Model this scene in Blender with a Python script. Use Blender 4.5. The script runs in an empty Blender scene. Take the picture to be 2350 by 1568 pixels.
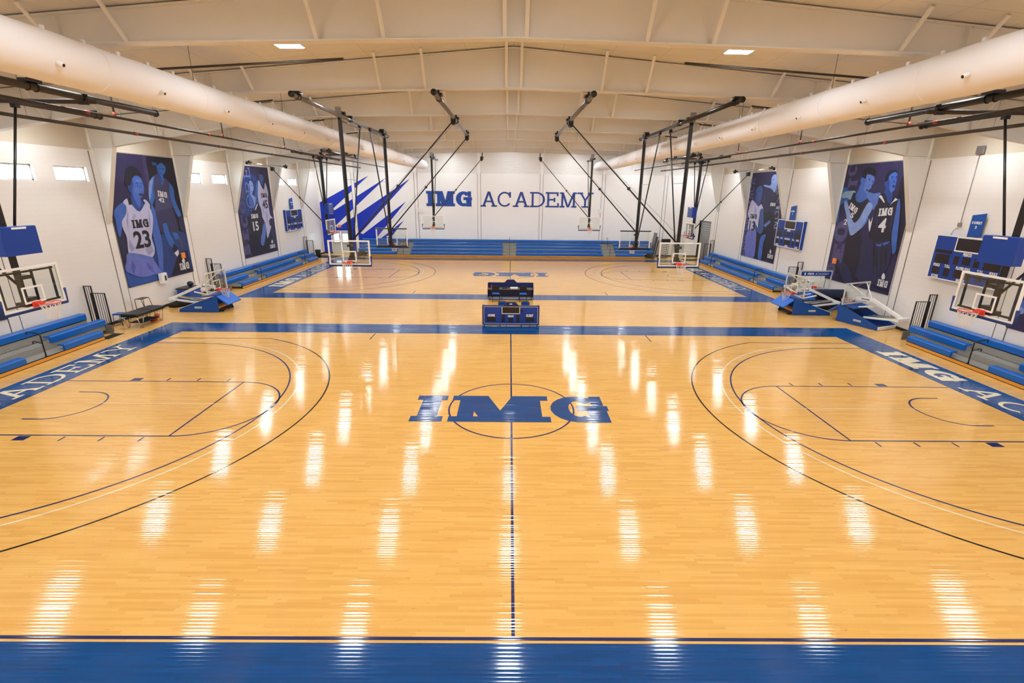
import bpy, bmesh, math, random
from mathutils import Vector, Matrix
random.seed(7)
C = bpy.context.scene.collection
PI = math.pi

# ------------------------------------------------------------------ materials
def lin(c):
    return tuple(((x/255)/12.92 if x/255 <= .04045 else ((x/255+.055)/1.055)**2.4) for x in c)
_mats = {}
def mat(name, col, rough=.5, metal=0, emit=None, es=0, spec=.5, coat=0, srgb=True):
    if name in _mats: return _mats[name]
    m = bpy.data.materials.new(name); m.use_nodes = True
    b = m.node_tree.nodes['Principled BSDF']
    c = lin(col) if srgb else col
    b.inputs['Base Color'].default_value = (*c, 1)
    b.inputs['Roughness'].default_value = rough
    b.inputs['Metallic'].default_value = metal
    b.inputs['Specular IOR Level'].default_value = spec
    b.inputs['Coat Weight'].default_value = coat
    b.inputs['Coat Roughness'].default_value = .08
    if emit:
        b.inputs['Emission Color'].default_value = (*emit, 1)
        b.inputs['Emission Strength'].default_value = es
    _mats[name] = m
    return m
def nd(m, t, **kw):
    n = m.node_tree.nodes.new(t)
    for k, v in kw.items(): setattr(n, k, v)
    return n
def noise_tint(m, scale, amt, rough_amt=0, bump=0, detail=3, vec_scale=None):
    """procedural mottling of colour, roughness and relief on an existing principled material"""
    nt = m.node_tree; b = nt.nodes['Principled BSDF']
    tc = nd(m, 'ShaderNodeTexCoord'); nz = nd(m, 'ShaderNodeTexNoise')
    nz.inputs['Scale'].default_value = scale; nz.inputs['Detail'].default_value = detail
    src = tc.outputs['Object']
    if vec_scale:
        mp = nd(m, 'ShaderNodeMapping'); mp.inputs['Scale'].default_value = vec_scale
        nt.links.new(src, mp.inputs['Vector']); src = mp.outputs['Vector']
    nt.links.new(src, nz.inputs['Vector'])
    c = b.inputs['Base Color'].default_value
    mx = nd(m, 'ShaderNodeMix', data_type='RGBA')
    mx.inputs[6].default_value = tuple(x*(1-amt) for x in c[:3])+(1,)
    mx.inputs[7].default_value = tuple(min(1, x*(1+amt)) for x in c[:3])+(1,)
    nt.links.new(nz.outputs['Fac'], mx.inputs[0]); nt.links.new(mx.outputs[2], b.inputs['Base Color'])
    if rough_amt:
        mr = nd(m, 'ShaderNodeMapRange'); r = b.inputs['Roughness'].default_value
        mr.inputs['To Min'].default_value = max(0, r-rough_amt); mr.inputs['To Max'].default_value = r+rough_amt
        nt.links.new(nz.outputs['Fac'], mr.inputs['Value']); nt.links.new(mr.outputs['Result'], b.inputs['Roughness'])
    if bump:
        bp = nd(m, 'ShaderNodeBump'); bp.inputs['Strength'].default_value = bump; bp.inputs['Distance'].default_value = .02
        nt.links.new(nz.outputs['Fac'], bp.inputs['Height']); nt.links.new(bp.outputs['Normal'], b.inputs['Normal'])
    return m

def floor_like(name, col, wood=False, rough=.09):
    """varnished strip floor: boards 57 mm wide running along X; paint layers share its gloss and board ripple"""
    m = bpy.data.materials.new(name); m.use_nodes = True; nt = m.node_tree; L = nt.links
    b = nt.nodes['Principled BSDF']
    geo = nd(m, 'ShaderNodeNewGeometry'); sep = nd(m, 'ShaderNodeSeparateXYZ'); L.new(geo.outputs['Position'], sep.inputs[0])
    def math_(op, a, bb=None, c=None):
        n = nd(m, 'ShaderNodeMath', operation=op)
        for i, v in enumerate((a, bb, c)):
            if v is None: continue
            if isinstance(v, (int, float)): n.inputs[i].default_value = v
            else: L.new(v, n.inputs[i])
        return n.outputs[0]
    row = math_('FLOOR', math_('DIVIDE', sep.outputs['Y'], .057))
    wn = nd(m, 'ShaderNodeTexWhiteNoise', noise_dimensions='1D'); L.new(row, wn.inputs['W'])
    xs = math_('ADD', sep.outputs['X'], math_('MULTIPLY', wn.outputs['Value'], 9.0))
    colid = math_('FLOOR', math_('DIVIDE', xs, .85))
    cv = nd(m, 'ShaderNodeCombineXYZ'); L.new(row, cv.inputs[0]); L.new(colid, cv.inputs[1])
    wb = nd(m, 'ShaderNodeTexWhiteNoise', noise_dimensions='3D'); L.new(cv.outputs[0], wb.inputs['Vector'])
    if wood:
        gr = nd(m, 'ShaderNodeTexNoise'); gr.inputs['Scale'].default_value = 1; gr.inputs['Detail'].default_value = 4
        mp = nd(m, 'ShaderNodeMapping'); mp.inputs['Scale'].default_value = (1.6, 38, 1); L.new(geo.outputs['Position'], mp.inputs['Vector']); L.new(mp.outputs[0], gr.inputs['Vector'])
        f = math_('ADD', math_('MULTIPLY', wb.outputs['Value'], .62), math_('MULTIPLY', gr.outputs['Fac'], .38))
        rp = nd(m, 'ShaderNodeValToRGB'); L.new(f, rp.inputs[0])
        e = rp.color_ramp.elements
        e[0].position = .08; e[0].color = (.74, .39, .098, 1)
        e[1].position = .95; e[1].color = (.86, .52, .16, 1)
        k = rp.color_ramp.elements.new(.5); k.color = (.815, .465, .126, 1)
        # occasional darker mineral streaks
        dk = nd(m, 'ShaderNodeTexNoise'); dk.inputs['Scale'].default_value = 1; dk.inputs['Detail'].default_value = 2
        mp2 = nd(m, 'ShaderNodeMapping'); mp2.inputs['Scale'].default_value = (5, 22, 1); L.new(geo.outputs['Position'], mp2.inputs['Vector']); L.new(mp2.outputs[0], dk.inputs['Vector'])
        mr = nd(m, 'ShaderNodeMapRange'); mr.inputs['From Min'].default_value = .68; mr.inputs['From Max'].default_value = .8; L.new(dk.outputs['Fac'], mr.inputs['Value'])
        mx = nd(m, 'ShaderNodeMix', data_type='RGBA'); mx.inputs[7].default_value = (.42, .2, .06, 1)
        L.new(math_('MULTIPLY', mr.outputs['Result'], .6), mx.inputs[0]); L.new(rp.outputs[0], mx.inputs[6]); L.new(mx.outputs[2], b.inputs['Base Color'])
    else:
        mx = nd(m, 'ShaderNodeMix', data_type='RGBA'); mx.inputs[6].default_value = tuple(x*.9 for x in col)+(1,); mx.inputs[7].default_value = tuple(x*1.1 for x in col)+(1,)
        L.new(wb.outputs['Value'], mx.inputs[0]); L.new(mx.outputs[2], b.inputs['Base Color'])
    # each board is a hair out of level -> broken, horizontally striped reflections
    fr = math_('SUBTRACT', math_('DIVIDE', sep.outputs['Y'], .057), row)
    x5 = math_('SUBTRACT', fr, .5)
    cup = math_('ADD', math_('MULTIPLY', math_('MULTIPLY', x5, x5), math_('ADD', math_('MULTIPLY', wn.outputs['Value'], .9), .55)), math_('MULTIPLY', math_('MULTIPLY', x5, math_('SUBTRACT', wn.outputs['Value'], .5)), .7))
    wob = nd(m, 'ShaderNodeTexNoise'); wob.inputs['Scale'].default_value = 1; wob.inputs['Detail'].default_value = 1
    mp3 = nd(m, 'ShaderNodeMapping'); mp3.inputs['Scale'].default_value = (.25, 2.2, 1); L.new(geo.outputs['Position'], mp3.inputs['Vector']); L.new(mp3.outputs[0], wob.inputs['Vector'])
    h = math_('ADD', math_('MULTIPLY', cup, .0019), math_('MULTIPLY', wob.outputs['Fac'], .0012))
    bp = nd(m, 'ShaderNodeBump'); bp.inputs['Strength'].default_value = 1; bp.inputs['Distance'].default_value = 1
    L.new(h, bp.inputs['Height']); L.new(bp.outputs['Normal'], b.inputs['Normal'])
    b.inputs['Roughness'].default_value = rough
    b.inputs['Specular IOR Level'].default_value = .52
    _mats[name] = m
    return m

M = {}
M['wood'] = floor_like('maple_strip_floor', None, True)
M['fblue'] = floor_like('blue_court_paint', (.0, .062, .24))
M['fnavy'] = floor_like('navy_line_paint', (.014, .028, .13))
M['fblack'] = floor_like('black_line_paint', (.02, .016, .014))
M['fcream'] = floor_like('cream_line_paint', (.86, .76, .52))
M['fyel'] = floor_like('yellow_wood_gap', (.80, .47, .15))
M['wall'] = mat('white_wall_paint', (236, 231, 226), .6)
M['wallb'] = noise_tint(mat('white_panel_paint', (245, 244, 243), .6), 2, .015)
M['ceil'] = mat('white_roof_insulation', (238, 232, 222), .55)
M['ceilw'] = noise_tint(mat('shaded_beige_insulation', (206, 196, 178), .55), 1.5, .05)  # insulation darkened: the shade above the side walls is put into its colour
M['steel'] = noise_tint(mat('cream_steel_paint', (222, 218, 210), .45), 3, .02)
M['silver'] = mat('plastic_faced_insulation', (232, 230, 228), .35)
M['black'] = mat('black_steel', (22, 20, 20), .35)
M['blackm'] = mat('black_rubber', (18, 18, 19), .7)
M['grey'] = mat('grey_metal', (150, 148, 146), .35, .7)
M['silverpaint'] = mat('light_silver_paint', (206, 206, 204), .35)
M['chrome'] = mat('bright_metal', (215, 215, 215), .2, 1)
M['pipegrey'] = mat('galvanised_pipe', (120, 118, 120), .3, .6)
M['seat'] = noise_tint(mat('blue_bleacher_plastic', (0, 98, 190), .33), 6, .05)
M['deck'] = noise_tint(mat('grey_bleacher_deck', (150, 148, 142), .5), 8, .08)
M['ply'] = noise_tint(mat('yellow_varnished_board', (226, 158, 60), .35), 3, .1, vec_scale=(1, 14, 14))
M['pblue'] = mat('blue_powder_coat', (0, 74, 160), .4)
M['padblue'] = mat('light_blue_pad', (30, 105, 210), .45)
M['navy'] = mat('navy_cabinet', (16, 34, 92), .35)
M['sbblue'] = mat('scoreboard_blue', (10, 58, 150), .35)
M['digit'] = mat('dark_digit_window', (38, 30, 30), .25)
M['white'] = mat('white_paint', (240, 240, 238), .45)
M['sail'] = noise_tint(mat('white_duct_fabric', (240, 238, 240), .7), 2, .015)
M['orange'] = mat('orange_rim', (226, 62, 38), .4)
M['net'] = mat('white_net_cord', (232, 226, 220), .8)
M['pad'] = mat('navy_board_padding', (14, 48, 110), .6)
M['logo'] = mat('logo_blue', (22, 70, 160), .5)
M['spike'] = mat('spike_blue', (0, 48, 190), .5)
M['text'] = mat('lettering_blue', (38, 64, 148), .5)
M['vinyl'] = mat('black_vinyl', (28, 28, 30), .4)
M['navypad'] = mat('navy_quilted_pad', (18, 30, 62), .55)
M['signorange'] = mat('orange_notice', (240, 140, 70), .5)
M['door'] = mat('door_paint', (205, 208, 210), .45)
M['greydoor'] = mat('grey_roller_shutter', (118, 114, 112), .5)
M['seam'] = mat('dark_joint_sealant', (92, 84, 76), .8)
M['ball'] = mat('orange_leather_ball', (196, 92, 40), .6)
M['red'] = mat('red_plastic', (190, 40, 30), .5)
for k, c in dict(bg=(44, 40, 86), ink=(20, 18, 44), floor=(34, 66, 138), glow=(42, 88, 178), slate=(66, 58, 106), skin1=(66, 110, 205), skin2=(48, 108, 200), skin3=(94, 128, 214), skin4=(140, 168, 232), skin5=(58, 92, 164),
                 hi=(130, 160, 225), grey1=(66, 70, 116), grey2=(52, 54, 100), hairc=(20, 20, 38), white=(236, 236, 244), ballc=(46, 48, 92), ball=(40, 42, 80), jersey=(200, 202, 240), jerseyc=(150, 190, 225),
                 shade=(40, 74, 158), shade3=(88, 98, 186), fold=(168, 170, 214), shorts1=(112, 124, 214), shorts2=(38, 42, 84), dark=(28, 28, 50), letter=(84, 82, 134), letter2=(116, 132, 200), letter3=(160, 176, 206)).items():
    M['a_'+k] = noise_tint(mat('banner_'+k, tuple(v*.9 for v in c), .5), 2.6, .3 if k not in ('white','jersey','hairc','letter','letter2','letter3') else .12, detail=7)

def glass_mat(name, tint, refl=.5):
    m = bpy.data.materials.new(name); m.use_nodes = True; nt = m.node_tree
    for n in list(nt.nodes): nt.nodes.remove(n)
    o = nd(m, 'ShaderNodeOutputMaterial'); t = nd(m, 'ShaderNodeBsdfTransparent'); g = nd(m, 'ShaderNodeBsdfGlossy'); lw = nd(m, 'ShaderNodeLayerWeight'); mx = nd(m, 'ShaderNodeMixShader')
    t.inputs['Color'].default_value = (*tint, 1); g.inputs['Roughness'].default_value = .03
    pw = nd(m, 'ShaderNodeMath', operation='POWER'); pw.inputs[1].default_value = 4; fr = nd(m, 'ShaderNodeMath', operation='MULTIPLY_ADD'); fr.inputs[1].default_value = .7; fr.inputs[2].default_value = .04
    nt.links.new(lw.outputs['Facing'], pw.inputs[0]); nt.links.new(pw.outputs[0], fr.inputs[0])
    nt.links.new(fr.outputs[0], mx.inputs[0]); nt.links.new(t.outputs[0], mx.inputs[1]); nt.links.new(g.outputs[0], mx.inputs[2]); nt.links.new(mx.outputs[0], o.inputs[0])
    return m
M['glass'] = glass_mat('clear_backboard_glass', (.95, .97, .95))
M['pane'] = glass_mat('window_glass', (.93, .98, 1.0))
LAMP = mat('lamp_diffuser', (255, 255, 255), .5, emit=(.9, .96, 1), es=36)

# roof insulation: quilted seams across and along, slight sag
def ceiling_nodes():
    m = M['ceil']; nt = m.node_tree; L = nt.links; b = nt.nodes['Principled BSDF']
    geo = nd(m, 'ShaderNodeNewGeometry')
    br = nd(m, 'ShaderNodeTexBrick'); br.offset = 0; br.inputs['Scale'].default_value = 1; br.inputs['Mortar Size'].default_value = .012
    br.inputs['Brick Width'].default_value = 1.52; br.inputs['Row Height'].default_value = 1.8; br.inputs['Mortar Smooth'].default_value = .6
    br.inputs['Color1'].default_value = (.72, .69, .64, 1); br.inputs['Color2'].default_value = (.69, .66, .61, 1); br.inputs['Mortar'].default_value = (.52, .48, .42, 1)
    L.new(geo.outputs['Position'], br.inputs['Vector']); L.new(br.outputs['Color'], b.inputs['Base Color'])
    nz = nd(m, 'ShaderNodeTexNoise'); nz.inputs['Scale'].default_value = 1.3; L.new(geo.outputs['Position'], nz.inputs['Vector'])
    bp = nd(m, 'ShaderNodeBump'); bp.inputs['Strength'].default_value = .5; bp.inputs['Distance'].default_value = .12
    L.new(nz.outputs['Fac'], bp.inputs['Height']); L.new(bp.outputs['Normal'], b.inputs['Normal'])
ceiling_nodes()
def silver_nodes():
    m = M['silver']; nt = m.node_tree; L = nt.links; b = nt.nodes['Principled BSDF']
    geo = nd(m, 'ShaderNodeNewGeometry'); mp = nd(m, 'ShaderNodeMapping'); mp.inputs['Rotation'].default_value = (0, .8, 0); mp.inputs['Scale'].default_value = (.6, 1, 5)
    nz = nd(m, 'ShaderNodeTexNoise'); nz.inputs['Scale'].default_value = 1.2; nz.inputs['Detail'].default_value = 3; nz.inputs['Distortion'].default_value = 1
    L.new(geo.outputs['Position'], mp.inputs[0]); L.new(mp.outputs[0], nz.inputs['Vector'])
    bp = nd(m, 'ShaderNodeBump'); bp.inputs['Strength'].default_value = .35; bp.inputs['Distance'].default_value = .1
    L.new(nz.outputs['Fac'], bp.inputs['Height']); L.new(bp.outputs['Normal'], b.inputs['Normal'])
silver_nodes()
def block_wall_nodes():
    m = M['wall']; nt = m.node_tree; L = nt.links; b = nt.nodes['Principled BSDF']
    geo = nd(m, 'ShaderNodeNewGeometry'); sp = nd(m, 'ShaderNodeSeparateXYZ'); cb = nd(m, 'ShaderNodeCombineXYZ')
    L.new(geo.outputs['Position'], sp.inputs[0]); L.new(sp.outputs['Y'], cb.inputs[0]); L.new(sp.outputs['Z'], cb.inputs[1])
    br = nd(m, 'ShaderNodeTexBrick'); br.inputs['Scale'].default_value = 1; br.inputs['Mortar Size'].default_value = .006
    br.inputs['Brick Width'].default_value = 1.2; br.inputs['Row Height'].default_value = .2
    br.inputs['Color1'].default_value = (.84,.81,.78,1); br.inputs['Color2'].default_value = (.835,.805,.775,1); br.inputs['Mortar'].default_value = (.79,.76,.73,1)
    L.new(cb.outputs[0], br.inputs['Vector']); L.new(br.outputs['Color'], b.inputs['Base Color'])
block_wall_nodes()

# ------------------------------------------------------------------ mesh builder
class MB:
    def __init__(s, origin=(0, 0, 0), mtx=None):
        s.v = []; s.f = []; s.mi = []; s.mats = []; s.o = Vector(origin); s.cur = 0; s.m = mtx
    def use(s, m):
        if m not in s.mats: s.mats.append(m)
        s.cur = s.mats.index(m); return s
    def add(s, vs, fs):
        n = len(s.v)
        for p in vs:
            p = Vector(p)
            if s.m: p = s.m @ p
            s.v.append(p - s.o)
        for f in fs: s.f.append(tuple(n+i for i in f)); s.mi.append(s.cur)
        return s
    def box(s, x0, x1, y0, y1, z0, z1):
        return s.add([(x0,y0,z0),(x1,y0,z0),(x1,y1,z0),(x0,y1,z0),(x0,y0,z1),(x1,y0,z1),(x1,y1,z1),(x0,y1,z1)],
                     [(0,3,2,1),(4,5,6,7),(0,1,5,4),(1,2,6,5),(2,3,7,6),(3,0,4,7)])
    def bbox(s, x0, x1, y0, y1, z0, z1, b=.02):
        """box with chamfered vertical and top edges"""
        pts = [(x0+b,y0),(x1-b,y0),(x1,y0+b),(x1,y1-b),(x1-b,y1),(x0+b,y1),(x0,y1-b),(x0,y0+b)]
        cx, cy = (x0+x1)/2, (y0+y1)/2
        vs = [(x,y,z0) for x,y in pts]+[(x,y,z1-b) for x,y in pts]+[(x+(b if x<cx else -b)*.99, y+(b if y<cy else -b)*.99, z1) for x,y in pts]
        fs = [tuple(range(7,-1,-1)), tuple(range(16,24))]
        for r in (0, 8):
            for i in range(8): j=(i+1)%8; fs.append((r+i,r+j,r+8+j,r+8+i))
        return s.add(vs, fs)
    def bar(s, p, q, w, h=None, up=(0,0,1)):
        h = h or w; p = Vector(p); q = Vector(q); d = (q-p).normalized(); u = Vector(up)
        if abs(d.dot(u)) > .98: u = Vector((1,0,0)) if abs(d.x) < .9 else Vector((0,1,0))
        a = d.cross(u).normalized(); b = a.cross(d).normalized()
        vs = [c+a*sx*w/2+b*sy*h/2 for c in (p,q) for sx,sy in ((-1,-1),(1,-1),(1,1),(-1,1))]
        return s.add(vs, [(3,2,1,0),(4,5,6,7),(0,1,5,4),(1,2,6,5),(2,3,7,6),(3,0,4,7)])
    def tube(s, pts, r, n=10, cap=True):
        pts = [Vector(p) for p in pts]; rr = r if isinstance(r, (list, tuple)) else [r]*len(pts)
        vs = []; prev = None
        for i, p in enumerate(pts):
            d = ((pts[min(i+1,len(pts)-1)]-pts[max(i-1,0)])).normalized()
            if prev is None:
                u = Vector((0,0,1)) if abs(d.z) < .9 else Vector((1,0,0))
                a = d.cross(u).normalized()
            else:
                a = (prev - d*prev.dot(d)).normalized()
            prev = a; b = d.cross(a)
            for k in range(n):
                t = 2*PI*k/n; vs.append(p+(a*math.cos(t)+b*math.sin(t))*rr[i])
        fs = []
        for i in range(len(pts)-1):
            for k in range(n): j=(k+1)%n; fs.append((i*n+k,i*n+j,(i+1)*n+j,(i+1)*n+k))
        if cap: fs.append(tuple(range(n-1,-1,-1))); fs.append(tuple((len(pts)-1)*n+k for k in range(n)))
        return s.add(vs, fs)
    def ring(s, c, R, r, n=24, k=6, ax=None):
        c = Vector(c); vs=[]; fs=[]
        for i in range(n):
            t=2*PI*i/n
            for j in range(k):
                u=2*PI*j/k; rr=R+r*math.cos(u)
                vs.append(c+Vector((rr*math.cos(t), rr*math.sin(t), r*math.sin(u))) if ax is None else c+ax@Vector((rr*math.cos(t), rr*math.sin(t), r*math.sin(u))))
        for i in range(n):
            for j in range(k):
                a=(i+1)%n; b=(j+1)%k; fs.append((i*k+j,a*k+j,a*k+b,i*k+b))
        return s.add(vs, fs)
    def sphere(s, c, r, n=14, sz=1):
        c=Vector(c); vs=[c+Vector((0,0,-r*sz))]; fs=[]
        for i in range(1,n//2):
            ph=-PI/2+PI*i/(n//2)
            for k in range(n): t=2*PI*k/n; vs.append(c+Vector((r*math.cos(ph)*math.cos(t), r*math.cos(ph)*math.sin(t), r*sz*math.sin(ph))))
        vs.append(c+Vector((0,0,r*sz))); m=n//2-1
        for k in range(n):
            j=(k+1)%n; fs.append((0,1+j,1+k)); fs.append((len(vs)-1,1+(m-1)*n+k,1+(m-1)*n+j))
            for i in range(m-1): fs.append((1+i*n+k,1+i*n+j,1+(i+1)*n+j,1+(i+1)*n+k))
        return s.add(vs, fs)
    def prism(s, pts, a, b):
        """pts: closed 3D polygon; extruded along vector a->b offset"""
        pts=[Vector(p) for p in pts]; d=Vector(b)-Vector(a); n=len(pts)
        vs=[p+Vector(a) for p in pts]+[p+Vector(a)+d for p in pts]
        fs=[tuple(range(n-1,-1,-1)), tuple(range(n,2*n))]+[(i,(i+1)%n,n+(i+1)%n,n+i) for i in range(n)]
        return s.add(vs, fs)
    def poly2(s, polys, O, U, V, N=None, t=0):
        """list of 2-D polygons drawn in plane O + x U + y V, optional thickness t along N"""
        O=Vector(O);U=Vector(U);V=Vector(V)
        n_ = U.cross(V).normalized()
        for i, P in enumerate(polys):       # overlapping strokes of a letter sit a hair apart
            if t: s.prism([O+U*x+V*y for x,y in P], (0,0,0), Vector(N)*t)
            else: s.add([O+U*x+V*y+n_*(i*.00012) for x,y in P], [tuple(range(len(P)))])
        return s
    def build(s, name, m=None, parent=None, smooth=False, kind=None, label=None):
        me = bpy.data.meshes.new(name); me.from_pydata([tuple(v) for v in s.v], [], s.f)
        if s.mats:
            for x in s.mats: me.materials.append(x)
            for i, p in enumerate(me.polygons): p.material_index = s.mi[i]
        elif m: me.materials.append(m)
        bm = bmesh.new(); bm.from_mesh(me); bmesh.ops.triangulate(bm, faces=[f for f in bm.faces if len(f.verts) > 4])
        bm.to_mesh(me); bm.free()
        if smooth:
            for p in me.polygons: p.use_smooth = True
        me.update()
        o = bpy.data.objects.new(name, me); C.objects.link(o)
        o.location = s.o if parent is None else (0, 0, 0)
        if parent is not None: o.parent = parent
        if kind: o['kind'] = kind
        if label: o['label'] = label
        return o
def tag(o, label=None, cat=None, group=None, kind=None):
    if label: o['label'] = label
    if cat: o['category'] = cat
    if group: o['group'] = group
    if kind: o['kind'] = kind
    return o
def thing(name, label, cat, loc, rz=0, group=None):
    o = bpy.data.objects.new(name, None); C.objects.link(o); o.location = loc; o.rotation_euler = (0,0,rz)
    o.empty_display_size = .1
    return tag(o, label, cat, group)
def dup(root, loc, rz, label, group=None):
    r = root.copy(); C.objects.link(r); r.location = loc; r.rotation_euler = (0,0,rz); r['label'] = label
    if group: r['group'] = group
    for ch in list(root.children):
        c = ch.copy(); C.objects.link(c); c.parent = r
        for g in list(ch.children):
            d = g.copy(); C.objects.link(d); d.parent = c
    return r

# ------------------------------------------------------------------ lettering
def arc(cx, cy, rx, ry, a0, a1, wx, wy, n=14):
    """elliptic band as a list of quads"""
    out = []
    for i in range(n):
        t0 = math.radians(a0+(a1-a0)*i/n); t1 = math.radians(a0+(a1-a0)*(i+1)/n)
        o = lambda t, k: (cx+(rx-k*wx)*math.cos(t), cy+(ry-k*wy)*math.sin(t))
        out.append([o(t0,0), o(t1,0), o(t1,1), o(t0,1)])
    return out
def R_(x0, x1, y0, y1): return [(x0,y0),(x1,y0),(x1,y1),(x0,y1)]
def glyph(ch, heavy):
    s, h, e = (.33, .19, .10) if heavy else (.11, .10, .10)   # stem, horizontal, serif overhang
    D = lambda x0, x1, w, y0=0, y1=1: [(x0,y0),(x0+w,y0),(x1+w,y1),(x1,y1)]
    if ch == 'I': return [R_(e,e+s,0,1), R_(0,s+2*e,0,h), R_(0,s+2*e,1-h,1)], s+2*e
    if ch == 'M':
        w = 1.24 if heavy else .98
        if heavy: return [R_(e,e+.2,0,1), R_(w-e-s,w-e,0,1), D(e+.0,w/2-.16,.0) if 0 else [(e,1),(e+.36,1),(w/2+.12,.0),(w/2-.2,0)], [(w-e,1),(w-e-.36,1),(w/2-.1,.0),(w/2+.16,0)], R_(0,.42,0,h), R_(w-.48,w,0,h), R_(0,.42,1-h,1), R_(w-.42,w,1-h,1)], w
        return [R_(e,e+s,0,1), R_(w-e-s,w-e,0,1), [(e,1),(e+.12,1),(w/2+.04,.02),(w/2-.07,.02)], [(w-e,1),(w-e-.12,1),(w/2-.05,.02),(w/2+.06,.02)], R_(0,.3,0,h), R_(w-.3,w,0,h), R_(0,.2,1-h,1), R_(w-.2,w,1-h,1)], w
    if ch in 'GC':
        w = 1.0 if heavy else .82
        a = 38
        P = arc(w/2, .5, w/2, .5, a, 322 if ch == 'C' or not heavy else 300, s if heavy else s, h*1.05)
        if ch == 'C': P += [R_(w-.16,w-.16+(.16 if heavy else s), .62, .98)]
        else: P += [R_(w-.34,w,0,.5), R_(w-.52,w+.04,.42,.42+h), R_(w-.24,w-.02,.62,1)]
        return P, w+.03
    if ch in 'OQ':
        w = .9; return arc(w/2, .5, w/2, .5, 0, 360, s*.9, h, 24), w
    if ch == 'D':
        w = .86; return [R_(e,e+s,0,1), R_(0,w/2,0,h), R_(0,w/2,1-h,1)]+arc(w/2-.04,.5,w/2+.04,.5,-90,90,s*1.05,h), w
    if ch == 'A':
        w = .95; return [D(.1,w/2-.06,s*1.15), [(w-.1,0),(w-.1-s*1.15,0),(w/2-.06,1),(w/2+.06+s*.2,1)], R_(.24,w-.24,.3,.3+h), R_(0,.32,0,h), R_(w-.32,w,0,h)], w
    if ch == 'E':
        w = .78; return [R_(e,e+s,0,1), R_(0,w,0,h), R_(0,w-.04,1-h,1), R_(e,w-.22,.46,.46+h), R_(w-s*.9,w,0,.28), R_(w-.04-s*.9,w-.04,.74,1), R_(w-.22-s*.8,w-.22,.36,.64)], w
    if ch == 'Y':
        w = .92; return [R_(w/2-s/2,w/2+s/2,0,.5), [(w/2-s/2,.48),(w/2+s/2,.48),(.12+s,1),(.12,1)], [(w/2-s/2,.48),(w/2+s/2,.48),(w-.12,1),(w-.12-s,1)], R_(w/2-.2,w/2+.2,0,h), R_(0,.32,1-h,1), R_(w-.32,w,1-h,1)], w
    if ch == 'U':
        w = .86; return [R_(e,e+s,.35,1), R_(w-e-s,w-e,.35,1), R_(0,.3,1-h,1), R_(w-.3,w,1-h,1)]+arc(w/2,.36,w/2-e,.36,180,360,s,h), w
    if ch in 'RPB':
        w = .8; P = [R_(e,e+s,0,1), R_(0,w/2,1-h,1), R_(e,w/2,.46,.46+h)]+arc(w/2-.02,.73,w/2-.02,.27,-90,90,s,h,10)
        if ch == 'R': P += [[(w/2-.1,.5),(w/2+s*.9,.5),(w-.0,0),(w-.04-s*1.1,0)], R_(0,.34,0,h), R_(w-.22,w+.04,0,h)]
        elif ch == 'B': P += [R_(0,w/2,0,h)]+arc(w/2,.27,w/2,.27,-90,90,s,h,10)
        else: P += [R_(0,.36,0,h)]
        return P, w
    if ch == 'T':
        w = .8; return [R_(w/2-s/2,w/2+s/2,0,1), R_(0,w,1-h,1), R_(w/2-.2,w/2+.2,0,h), R_(0,s*.9,.76,1), R_(w-s*.9,w,.76,1)], w
    if ch == 'S':
        w = .74; return arc(w/2,.74,w/2,.26,20,270,s,h,12)+arc(w/2,.26,w/2,.26,-160,90,s,h,12), w
    if ch == 'N':
        w = .9; return [R_(e,e+s,0,1), R_(w-e-s,w-e,0,1), [(e,1),(e+s*1.2,1),(w-e,0),(w-e-s*1.2,0)], R_(0,.3,0,h), R_(w-.3,w,1-h,1), R_(0,.2,1-h,1)], w
    if ch == 'V':
        w = .9; return [[(w/2-.06,0),(w/2+.06,0),(.1+s,1),(.1,1)], [(w/2-.06,0),(w/2+.06,0),(w-.1,1),(w-.1-s,1)], R_(0,.3,1-h,1), R_(w-.3,w,1-h,1)], w
    if ch == ' ': return [], .45
    return [R_(0,.5,0,1)], .5
def slab(text, heavy, gap=.1):
    P = []; x = 0
    for ch in text:
        g, w = glyph(ch, heavy)
        P += [[(a+x, b) for a, b in q] for q in g]; x += w+gap
    return P, x-gap
def fit(P, W, x0, y0, w, h, rot=0):
    """place unit-height polygons (width W) into a box centred at x0,y0"""
    r = math.radians(rot); out = []
    if abs(rot) == 90: w, h = h, w
    for q in P:
        o = []
        for a, b in q:
            a = (a/W-.5)*w; b = (b-.5)*h
            o.append((x0+a*math.cos(r)-b*math.sin(r), y0+a*math.sin(r)+b*math.cos(r)))
        out.append(o)
    return out
_fc = {}
def sans(text, bold=.02):
    key = (text, bold)
    if key in _fc: return _fc[key]
    cu = bpy.data.curves.new('t', 'FONT'); cu.body = text; cu.size = 1; cu.offset = bold; cu.resolution_u = 3
    ob = bpy.data.objects.new('t', cu); C.objects.link(ob)
    dg = bpy.context.evaluated_depsgraph_get(); me = bpy.data.meshes.new_from_object(ob.evaluated_get(dg))
    xs = [v.co.x for v in me.vertices]; ys = [v.co.y for v in me.vertices]
    x0, x1, y0, y1 = min(xs), max(xs), min(ys), max(ys); H = y1-y0
    P = [[((me.vertices[i].co.x-x0)/H, (me.vertices[i].co.y-y0)/H) for i in p.vertices] for p in me.polygons]
    bpy.data.objects.remove(ob); bpy.data.curves.remove(cu); bpy.data.meshes.remove(me)
    _fc[key] = (P, (x1-x0)/H); return _fc[key]
def smooth(pts, n=4):
    out = []; N = len(pts)
    for i in range(N):
        p0, p1, p2, p3 = (Vector(pts[(i+k-1) % N]) for k in range(4))
        for j in range(n):
            t = j/n
            out.append(tuple(.5*((2*p1)+(-p0+p2)*t+(2*p0-5*p1+4*p2-p3)*t*t+(-p0+3*p1-3*p2+p3)*t**3)))
    return out
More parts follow.
